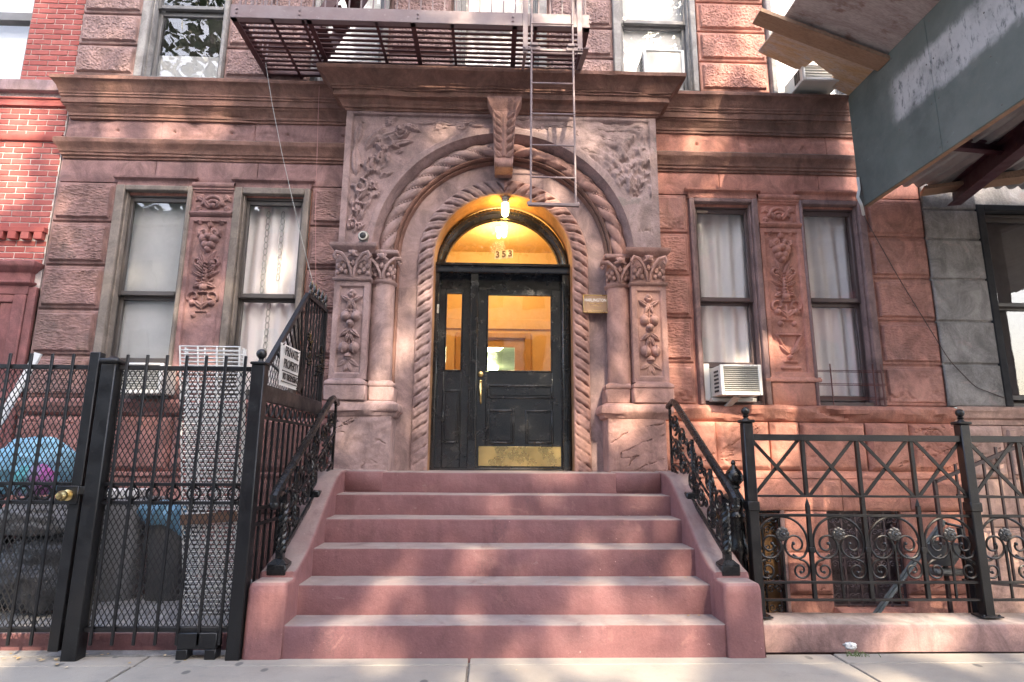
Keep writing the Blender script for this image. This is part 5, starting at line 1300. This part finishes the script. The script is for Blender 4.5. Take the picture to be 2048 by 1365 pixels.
# bare bulb in a jar under the arch
LB = thing('jar_lamp', 'lit jar lamp hanging under the entrance arch', 'lamp', (.11, .05, 4.12))
MB().lathe([(.0, 4.13), (.05, 4.13), (.05, 4.10), (.035, 4.085), (.044, 4.075), (.044, 4.055), (.03, 4.05)], (.11, .05, 0), 16).box(.085, .105, -.005, .015, 4.115, 4.17, .003).build('fitting', MT['grille_grey'], LB)
MT['bulb'] = emit('glowing jar glass', (1, .66, .2), 7)
MB().lathe([(.036, 4.06), (.04, 4.04), (.041, 3.95), (.034, 3.915), (.018, 3.898), (.0, 3.894)], (.11, .05, 0), 18).build('glass_jar', MT['bulb'], LB)
MB().tube([(.11, .05, 3.895), (.112, .05, 3.87), (.108, .05, 3.845)], .004, 5).tube([(.15, .04, 4.11), (.21, .02, 4.105), (.235, -.03, 4.14), (.27, -.035, 4.12)], .004, 5).build('wire', MT['brass'], LB)
l = bpy.data.lights.new('jar_light', 'POINT'); l.energy = 2.8; l.color = (1, .52, .08); l.shadow_soft_size = .03; lo_ = bpy.data.objects.new('jar_light', l); COL.objects.link(lo_); lo_.location = (.11, .135, 4.01)
# camera, plaque
SC = thing('security_camera', 'grey turret security camera on the ledge above the left capitals', 'camera', (-1.355, -.25, 3.5))
MB().box(-1.40, -1.31, -.30, -.20, 3.435, 3.46, .008).ball((-1.355, -.29, 3.505), .058, 18, 12).build('housing', paint('grey camera shell', (.22, .21, .20), .35, .05), SC)
MB().lathe([(.046, -.335), (.044, -.347), (.036, -.35), (.032, -.342)], (-1.352, 0, 3.497), 18, ax=1).build('bezel', MT['offwhite'], SC)
MB().lathe([(.036, -.342), (.02, -.349), (.0, -.352)], (-1.352, 0, 3.497), 14, ax=1).build('lens', MT['ink'], SC)
PQ = thing('wall_plaque', 'bronze HARLINGTON plaque on the right door jamb', 'plaque', (1.07, -.08, 2.88))
MB().box(.938, 1.205, -.10, -.07, 2.775, 2.978, .004).build('plate', MT['bronze'], PQ)
mb = MB()
for a, b, c, d in ((.942, 1.201, 2.965, 2.973), (.942, 1.201, 2.78, 2.788), (.942, .949, 2.788, 2.965), (1.194, 1.201, 2.788, 2.965)): mb.box(a, b, -.106, -.099, c, d, .002)
mb.build('border', MT['brass'], PQ)
text_mesh('HARLINGTON', .045, 'lettering', MT['white'], PQ, (1.072, -.101, 2.915), FACE, .001, .0006, .80)
mb = MB()
for z, w_ in ((2.882, .085), (2.855, .06), (2.805, .09)):
    x = 1.072-w_
    while x < 1.072+w_: q = random.uniform(.006, .014); mb.box(x, x+q, -.1015, -.099, z-.003, z+.003); x += q+.006
mb.build('fine_print', MT['brass'], PQ)
# window guard on the right window
WG = thing('window_guard', 'thin rusty bar guard across the foot of the rightmost window', 'window guard', (3.8, -.08, 1.85))
mb = MB()
for z in (2.20, 2.185, 2.06, 2.045, 1.915, 1.90): mb.tube([(3.41, -.07, z), (4.13, -.07, z)], .004, 5)
for x in (3.545, 4.00, 4.09): mb.tube([(x, -.076, 1.84), (x, -.076, 2.27)], .008, 6)
mb.build('bar_infill', paint('rust red bars', (.12, .035, .03), .6, .1), WG)
# hanging wires
MT['dusty_cable'] = paint('dusty cable', (.10, .07, .065), .7, .0)
def cable(name, label, pts, r, m, cat='cable'):
    P = np.array(pts, float); t = np.linspace(0, len(P)-1, 40); Q = np.stack([np.interp(t, range(len(P)), P[:, k]) for k in range(3)], 1)
    Q[1:-1] = (Q[:-2]+2*Q[1:-1]+Q[2:])/4; o = MB().tube(Q, r, 5).build(name, m); tag(o, label, cat)
cable('hanging_wire', 'thin pale wire slanting down from the fire escape to the left window', [(-2.52, -.30, 5.48), (-2.42, -.27, 5.0), (-2.27, -.24, 4.4), (-2.02, -.18, 3.5), (-1.80, -.1, 2.75)], .0035, MT['grille_grey'])
cable('hanging_wire', 'thin pink wire hanging straight down beside the portal', [(-1.97, -.16, 5.33), (-1.96, -.14, 4.9), (-1.945, -.12, 4.4), (-1.93, -.1, 3.9), (-1.88, -.09, 3.2), (-1.86, -.09, 2.6)], .003, paint('faded pink cord', (.45, .22, .20), .6, .0))
cable('wall_cable', 'dark cable drooping across the right pier to the grey neighbour', [(4.08, -.08, 4.0), (4.12, -.06, 3.9), (4.43, -.05, 3.21), (4.85, -.06, 2.33), (5.10, -.06, 2.04), (5.41, -.05, 1.93)], .0045, MT['dusty_cable'])
cable('scaffold_cable', 'white cable bundle hanging at the end of the green panel', [(3.975, -.22, 4.32), (3.965, -.24, 4.18), (3.93, -.25, 4.08), (3.97, -.24, 3.99), (4.06, -.12, 3.93)], .016, MT['white'])
# chains behind the second left window
def chain(x, z0, z1, label):
    mb = MB(); k = 0; z = z0
    while z > z1:
        a = np.linspace(0, 2*PI, 14, endpoint=False); tl = .35 if k % 2 else -.25
        mb.tube(np.stack([x+.019*np.cos(a)*math.cos(tl), .155+.006*np.cos(a)*math.sin(tl), z-.042+.042*np.sin(a)], 1), .0055, 5, closed=True); z -= .072; k += 1
    o = mb.build('hanging_chain', MT['grille_grey']); tag(o, label, 'chain', 'chains hanging in the window')
chain(-2.52, 3.95, 2.95, 'short grey link chain hanging behind the upper sash near the window middle'); chain(-2.43, 2.9, 2.25, 'grey link chain hanging behind the lower sash of the curtained window'); chain(-2.36, 3.95, 3.2, 'grey link chain in the upper sash nearest the portal')
# yard: wire shelves, bins, bags, pole
WR = thing('wire_shelving', 'stack of white wire shelves leaning upright behind the mesh fence', 'shelving', (-2.2, -1.3, .12))
def bil(u, v, y): return np.array(((-2.27+(-.255)*v)*(1-u)+(-1.90-.15*v)*u, y, .13+2.01*v))
for L_, (y, us, tint) in enumerate(((-1.36, (0, .30, .62, 1), 0), (-1.30, (.03, .36, .68, 1.02), 0), (-1.24, (.0, .5, 1.0), 0))):
    mb = MB()
    for u in us: mb.tube([bil(u, 0, y), bil(u, 1, y)], .0075, 5)
    for k in range(66):
        v = k/65*(.98 if L_ else 1.0)+(.006*L_)
        if L_ == 2 and k % 2: continue
        mb.tube([bil(-.01, v, y), bil(1.01, v, y)], .0052, 4)
    mb.build('shelf_grid', MT['white'], WR)
MB().bar(bil(-.02, .33, -1.375), bil(1.03, .345, -1.375), .012, .075).build('cardboard_strip', paint('brown cardboard', (.25, .14, .09), .8, .1), WR)
def bin_(label, xc, yc, z0, w, d, h, m, rim):
    T = thing('trash_bin', label, 'trash bin', (xc, yc, z0), 'trash bins in the yard')
    mb = MB(); rows = []; n = 28; a = np.linspace(0, 2*PI, n, endpoint=False)
    sq = lambda s_: np.stack([np.sign(np.cos(a))*np.abs(np.cos(a))**.45*w/2*s_, np.sign(np.sin(a))*np.abs(np.sin(a))**.45*d/2*s_], 1)
    for z, s_ in ((z0, .0), (z0, .78), (z0+.01, .80), (z0+h*.5, .9), (z0+h-.14, .975), (z0+h-.13, .99), (z0+h, 1.0), (z0+h, .95), (z0+h-.3, .92)):
        q = sq(s_); rows.append(np.stack([xc+q[:, 0], yc+q[:, 1], np.full(n, z)], 1))
    mb.grid(np.array(rows), cv=True, flip=True); mb.build('body', m, T)
    q = sq(1.03); MB().tube(np.stack([xc+q[:, 0], yc+q[:, 1], np.full(n, z0+h-.01)], 1), .014, 6, closed=True).build('rim', m, T)
    return T
MT['bin_grey'] = paint('grey bin plastic', (.27, .27, .275), .5, .1); MT['bin_dark'] = paint('dark bin plastic', (.11, .11, .112), .5, .1)
bin_('grey trash bin behind the fence, left of the bin with the blue bag', -3.11, -.78, .115, .43, .42, .80, MT['bin_grey'], 1)
bin_('dark trash bin behind the fence with a blue bag over its rim', -2.68, -.78, .115, .36, .40, .77, MT['bin_dark'], 1)
def crumple(name, label, cat, c, r, sc, m, seed, group=None, amp=.22, fr=2.4):
    th = np.linspace(.001, PI-.001, 40); ph = np.linspace(0, 2*PI, 60, endpoint=False); T_, P_ = np.meshgrid(th, ph, indexing='ij')
    D_ = np.stack([np.sin(T_)*np.cos(P_), np.sin(T_)*np.sin(P_), np.cos(T_)], -1)
    f = fbm(D_[..., 0]*fr+seed, D_[..., 2]*fr+D_[..., 1]*fr*.8, seed, 5)
    rg = np.abs(fbm(D_[..., 0]*3.5+7, D_[..., 2]*3.5+D_[..., 1]*3, seed+3, 4))
    Q = D_*(r*(1+amp*f-.35*amp*rg*2))[..., None]*np.array(sc)+np.array(c)
    Q[..., 2] = np.maximum(Q[..., 2], c[2]-r*sc[2]*.8)
    o = MB().grid(Q, cv=True).build(name, m, sharp=70); tag(o, label, cat, group); return o
def plastic(name, c, rough=.3, c2=None):
    t = NT(name); n = t.bump(t.noise(9, 6, .7, (1, 1, 1), 1.5), .7, .03)
    return t.fin(t.mix(t.ramp(t.noise(4, 5), .35, .65), c, c2 or tuple(x*.7 for x in c)), rough, n, None, .6)
G_ = 'trash bags behind the gate'
crumple('trash_bag', 'light blue plastic bag on top of the trash heap', 'bag', (-3.60, -1.25, 1.17), .29, (1.1, .9, .85), plastic('pale blue plastic', (.30, .55, .68), .35, (.20, .45, .60)), 3, G_)
crumple('trash_bag', 'small magenta and teal plastic bag resting against the blue bag', 'bag', (-3.42, -1.48, 1.08), .13, (1.1, .7, 1.0), plastic('magenta plastic', (.55, .06, .36), .35, (.10, .42, .42)), 5, G_)
crumple('trash_bag', 'blue plastic bag slumped at the left edge above the black bags', 'bag', (-3.95, -1.4, .92), .26, (.9, .8, 1.2), plastic('mid blue plastic', (.10, .28, .46), .35), 9, G_)
crumple('trash_bag', 'shiny black trash bag lowest in the heap beside the gate post', 'bag', (-3.42, -1.25, .42), .36, (1.0, .8, .95), plastic('black plastic', (.08, .08, .085), .18), 11, G_, .3)
crumple('trash_bag', 'grey translucent trash bag between the black bag and the blue bag', 'bag', (-3.45, -1.35, .80), .25, (1.2, .8, .62), plastic('smoky plastic', (.30, .29, .285), .22), 13, G_, .3)
crumple('trash_bag', 'black trash bag at the far left of the heap', 'bag', (-3.95, -1.2, .42), .36, (1, .8, .95), plastic('black plastic sheet', (.09, .09, .095), .2), 17, G_, .3)
n = 30; U, V_ = np.meshgrid(np.linspace(0, 1, n), np.linspace(0, 1, n)); bl_ = MB()
zz0 = .90-.26*V_*(.55+.45*U)-.02*np.sin(U*9); P = np.stack([-2.88+.38*U+.01*np.sin(V_*8), -1.0-.03*np.sin(PI*V_)-.012*np.sin(U*17+V_*5), zz0], -1); bl_.grid(P, flip=True); Q = P.copy(); Q[..., 1] += .004; bl_.grid(Q)
tag(bl_.build('plastic_sheet', plastic('blue liner', (.16, .34, .50), .3), sharp=70), 'thin blue bin liner draped over the front of the dark bin', 'bag')
o = MB().box(-3.30, -2.98, -.93, -.66, .917, .99, .01).build('paper_box', MT['white']); tag(o, 'flat white box lying on the grey trash bin', 'box')
o = MB().bar((-3.64, -1.34, 2.07), (-3.93, -1.52, .95), .055, .022, (0, 1, 0)).build('white_pole', MT['white']); tag(o, 'white plank pole leaning behind the gate at the left edge', 'pole')
# right yard: prop and cart
o = MB().bar((4.30, -.42, .72), (3.44, -.45, -.2), .032, .032).tube([(4.29, -.45, .70), (3.46, -.48, -.18)], .012, 6).build('steel_prop', paint('grey green prop', (.16, .19, .19), .4, .1)); tag(o, 'grey green steel prop slanting in front of the basement window', 'pole')
CT_ = thing('hand_cart', 'dark folded hand cart with a grey tray behind the crossed fence', 'cart', (4.2, -.5, -.6))
MB().tube([(4.38, -.5, .66), (4.40, -.5, .2), (4.38, -.5, -.6)], .025, 8).tube([(4.26, -.5, .70), (4.40, -.5, .67)], .014, 6).tube([(4.36, -.62, .6), (4.36, -.62, -.6)], .05, 8).build('frame', MT['iron'], CT_)
MB().lathe([(.0, .33), (.10, .34), (.15, .42), (.17, .52), (.175, .53), (.16, .525), (.12, .40), (.0, .37)], (4.15, -.52, 0), 22).box(4.02, 4.32, -.6, -.44, .25, .31, .02).build('tray', paint('grey cart tray', (.13, .135, .13), .4, .1), CT_)
for k in (0, 1): MB().lathe([(.0, -.56+.12*k), (.09, -.56+.12*k), (.10, -.54+.12*k), (.09, -.52+.12*k), (.0, -.52+.12*k)], (4.36, 0, -.52), 18, ax=1).build('wheel', MT['ink'], CT_)
# small litter
rs = random.Random(12); mb = MB()
def fleck(mb, x, y, z, r, tilt=.3):
    a = rs.uniform(0, 2*PI); v = []
    for k in range(6): q = a+k*PI/3; rr = r*(1 if k % 3 == 0 else .55); v.append((x+rr*math.cos(q), y+rr*math.sin(q), z+.004+rs.uniform(0, tilt)*r))
    mb.add(v, [(0, 1, 2, 3, 4, 5)])
for k in range(26): fleck(mb, rs.uniform(-3.4, -1.75), rs.uniform(-2.15, -1.75), .003, rs.uniform(.012, .026))
for k in range(14): fleck(mb, rs.uniform(1.0, 1.5), *rs.choice([(-1.75, .199), (-1.48, .40), (-1.18, .60), (-.87, .787)]), rs.uniform(.009, .018))
for k in range(16): fleck(mb, rs.uniform(-1.2, 1.4), *rs.choice([(-1.75, .199), (-1.48, .40), (-1.18, .60), (-2.2, .0), (-.75, .96)]), rs.uniform(.006, .012))
t = NT('dry leaf'); g = t.n('ShaderNodeNewGeometry'); o = mb.build('fallen_leaves', t.fin(t.mix(g.outputs['Random Per Island'], (.42, .24, .05), (.62, .50, .34)), .7), sharp=180)
tag(o, 'small yellow and pale dry leaves scattered on steps and pavement', 'leaves', kind='stuff')
crumple('crumpled_paper', 'crumpled white paper scrap on the pavement by the coping', 'litter', (2.49, -1.80, .02), .035, (1.3, 1, .7), MT['white'], 31, None, .35)
W_ = thing('weed', 'small green weed in the pavement joint by the coping', 'plant', (2.40, -1.95, 0)); mb = MB()
for k in range(26):
    x = 2.40+rs.gauss(0, .06); y = -1.96+rs.gauss(0, .012); mb.tube([(x, y, 0), (x+rs.uniform(-.03, .03), y+rs.uniform(-.02, .02), rs.uniform(.015, .04))], [.003, .001], 4)
mb.build('blades', paint('weed green', (.10, .16, .04), .6, .0), W_)
# ================================================================== street behind the camera: trees that shade the front, houses that show in the glass
t = NT('plane tree leaves'); g = t.n('ShaderNodeNewGeometry')
MT['leaf'] = t.fin(t.mix(g.outputs['Random Per Island'], (.045, .085, .02), (.10, .135, .035)), .6)
MT['bark'] = stone('tree bark', (.16, .13, .10), (.22, .19, .15), (.10, .085, .07), bs=.6)
# sunlit places on the front: gaps between the leaves lie on the line from each of them to the sun  (x, y, z, radius)
GAPS = [(-5.3, 0, 4.95, .30), (-5.15, 0, 4.40, .28), (-5.0, 0, 5.0, .2), (-5.25, 0, 4.1, .2),
 (-4.2, 0, 5.25, .14), (-3.75, 0, 4.82, .26), (-3.2, 0, 4.80, .16), (-4.3, 0, 4.8, .12),
 (-3.0, 0, 2.55, .26), (-3.15, 0, 2.25, .2), (-2.85, 0, 3.0, .12), (-3.3, 0, 2.0, .2),
 (-1.1, -.1, 2.45, .22), (-.95, 0, 2.1, .22), (-1.05, -.15, 1.75, .2), (-.85, 0, 2.75, .14), (-1.4, -.3, 1.6, .16), (-.78, 0, 1.7, .18),
 (.45, .25, 1.45, .26), (.25, .25, 1.25, .22), (.62, .25, 1.25, .18),
 (2.2, 0, 2.1, .25), (2.5, -.1, 2.05, .32), (2.15, 0, 1.45, .28), (2.55, 0, 1.35, .35), (2.05, 0, 1.75, .2), (1.95, 0, 2.3, .15), (2.9, 0, 1.4, .2), (1.15, 0, 1.35, .16),
 (4.45, 0, 1.35, .14), (4.65, 0, 1.38, .12),
 (-1.48, -1.97, .25, .18), (-1.08, -1.97, .12, .30), (-.78, -1.9, .26, .30), (.55, -1.97, .08, .25), (.92, -1.95, .15, .30), (1.15, -1.97, .08, .2),
 (-3.2, -2.0, .02, .34), (-2.95, -2.2, 0, .2), (-3.1, -1.95, .3, .15), (2.6, -2.3, 0, .34), (3.1, -2.2, 0, .36), (3.6, -2.2, 0, .36), (2.2, -2.6, 0, .25), (1.1, -2.4, 0, .2), (.1, -2.4, 0, .16), (3.9, -1.9, .1, .25), (3.1, -1.6, .16, .2), (2.4, -2.9, 0, .2),
 (3.05, 0, 6.05, .24), (3.2, 0, 5.7, .22), (2.95, 0, 6.35, .15), (3.15, 0, 5.45, .12),
 (.45, -.5, 5.15, .16), (-.6, -.5, 5.2, .13), (.55, -.2, 4.85, .20), (.80, -.2, 4.65, .16), (.45, -.1, 4.55, .14), (.65, 0, 4.15, .15), (.38, 0, 4.30, .10),
 (2.35, 0, 4.75, .14), (2.7, 0, 4.3, .2), (3.15, 0, 3.2, .16), (3.15, 0, 2.6, .2), (4.45, 0, 3.0, .2), (3.5, 0, 4.3, .18), (4.4, 0, 2.1, .2), (-2.4, 0, 3.4, .14), (-2.3, 0, 2.6, .12)]
G = np.array(GAPS); D = np.array(SUN)
e1 = np.cross(D, (0, 0, 1)); e1 /= np.linalg.norm(e1); e2 = np.cross(e1, D)
GU, GV = G[:, :3] @ e1, G[:, :3] @ e2
rng = np.random.default_rng(5)
def street_tree(x, y, h, cx, cz, label, n, span, seed):
    T = thing('street_tree', label, 'tree', (x, y, 0), 'street trees across the road')
    mb = MB(); P = [(x, y, -.1), (x+.03, y, 2), (x-.04, y+.03, 5), (x+.05, y, 8), (cx*.5+x*.5, y-.2, 11), (cx, y-.2, 15), (cx+.1, y, 20)]
    mb.tube(P, [.36, .3, .27, .25, .2, .14, .05], 10)
    rs = random.Random(seed)
    for k in range(11):
        z0 = 10.5+k*.8; a = rs.uniform(0, 2*PI); L_ = rs.uniform(2.5, 5.0)
        p0 = np.array((cx*.6+x*.4, y-.15, z0)); d = np.array((math.cos(a), .35*math.sin(a), .45)); pts = [p0+d*L_*t_+np.array((0, 0, .3*math.sin(3*t_))) for t_ in np.linspace(0, 1, 6)]
        mb.tube(pts, np.linspace(.075, .015, 6), 6)
    mb.build('trunk', MT['bark'], T)
    # leaf sprays spread through the crown
    C = np.stack([rng.uniform(span[0], span[1], n), rng.uniform(y-1.6, y+1.4, n), rng.uniform(span[2], span[3], n)], 1)
    r = ((C[:, 0]-(span[0]+span[1])/2)/((span[1]-span[0])/2))**2; zc_ = ((C[:, 2]-(span[2]+span[3])/2)/((span[3]-span[2])/2))
    C = C[(np.abs(r)**3+np.abs(zc_)**6) < 1.0+.35*rng.random(n)]
    size = rng.uniform(.14, .24, len(C))
    U, V_ = C @ e1, C @ e2
    dist = np.sqrt((U[:, None]-GU[None])**2+(V_[:, None]-GV[None])**2)
    wob = .6+.6*np.array(vnoise(U*5, V_*5, 4))
    keep = ~np.any(dist < G[:, 3][None]*wob[:, None]+size[:, None]*.55, axis=1); keep |= rng.random(len(C)) < .26; C = C[keep]; size = size[keep]; m = len(C)
    a = rng.normal(size=(m, 3)); a /= np.linalg.norm(a, axis=1, keepdims=True); b = rng.normal(size=(m, 3)); b -= a*(a*b).sum(1, keepdims=True); b /= np.linalg.norm(b, axis=1, keepdims=True)
    c_ = np.cross(a, b); s_ = size[:, None]
    quad = np.stack([C-a*s_, C-a*.3*s_+b*.75*s_+c_*.15*s_, C+a*s_, C-a*.2*s_-b*.75*s_+c_*.15*s_], 1).reshape(-1, 3)
    mb = MB(); mb.add(quad, [(4*i, 4*i+1, 4*i+2, 4*i+3) for i in range(m)]); mb.build('crown', MT['leaf'], T, sharp=180)
street_tree(-4.6, -17.6, 22, -1.6, 9, 'tall leafy street tree across the road shading the left half of the front', 12000, (-6.5, 3.2, 10.2, 22.8), 3)
street_tree(6.6, -17.6, 22, 6.0, 9, 'tall leafy street tree across the road shading the right half of the front', 8600, (1.4, 11.0, 10.2, 22.8), 9)
street_tree(-12.6, -17.4, 22, -12.8, 9, 'loose open street tree across the road, left of the others', 2600, (-17, -8.6, 11.0, 23.0), 21)
# houses across the street
def far_house(x0, x1, h, m, label):
    T = thing('far_house', label, 'building', ((x0+x1)/2, -22.3, 0), 'row houses across the street')
    mb = MB().box(x0, x1, -32, -22.2, -.5, h).box(x0-.1, x1+.1, -22.2, -21.8, h-.6, h+.2); mb.build('wall', m, T)
    nx = int((x1-x0)/2); wb = MB()
    for k in range(nx):
        for f_ in range(int(h/3.6)):
            x = x0+(k+.5)*(x1-x0)/nx; wb.box(x-.5, x+.5, -22.2, -22.12, 1.6+f_*3.5, 3.6+f_*3.5)
    wb.build('window', MT['dark'], T)
far_house(-24, -12, 13, MT['grey_stone'], 'grey row house across the street, seen only as a reflection')
far_house(-12, -3, 14.5, MT['brick'], 'red brick row house across the street, seen only as a reflection')
far_house(-3, 7, 13.5, stone('cream facade', (.55, .45, .36), (.62, .52, .42), (.45, .36, .30)), 'cream row house across the street, seen only as a reflection')
far_house(7, 20, 14, MT['brick'], 'darker brick row house across the street, seen only as a reflection')
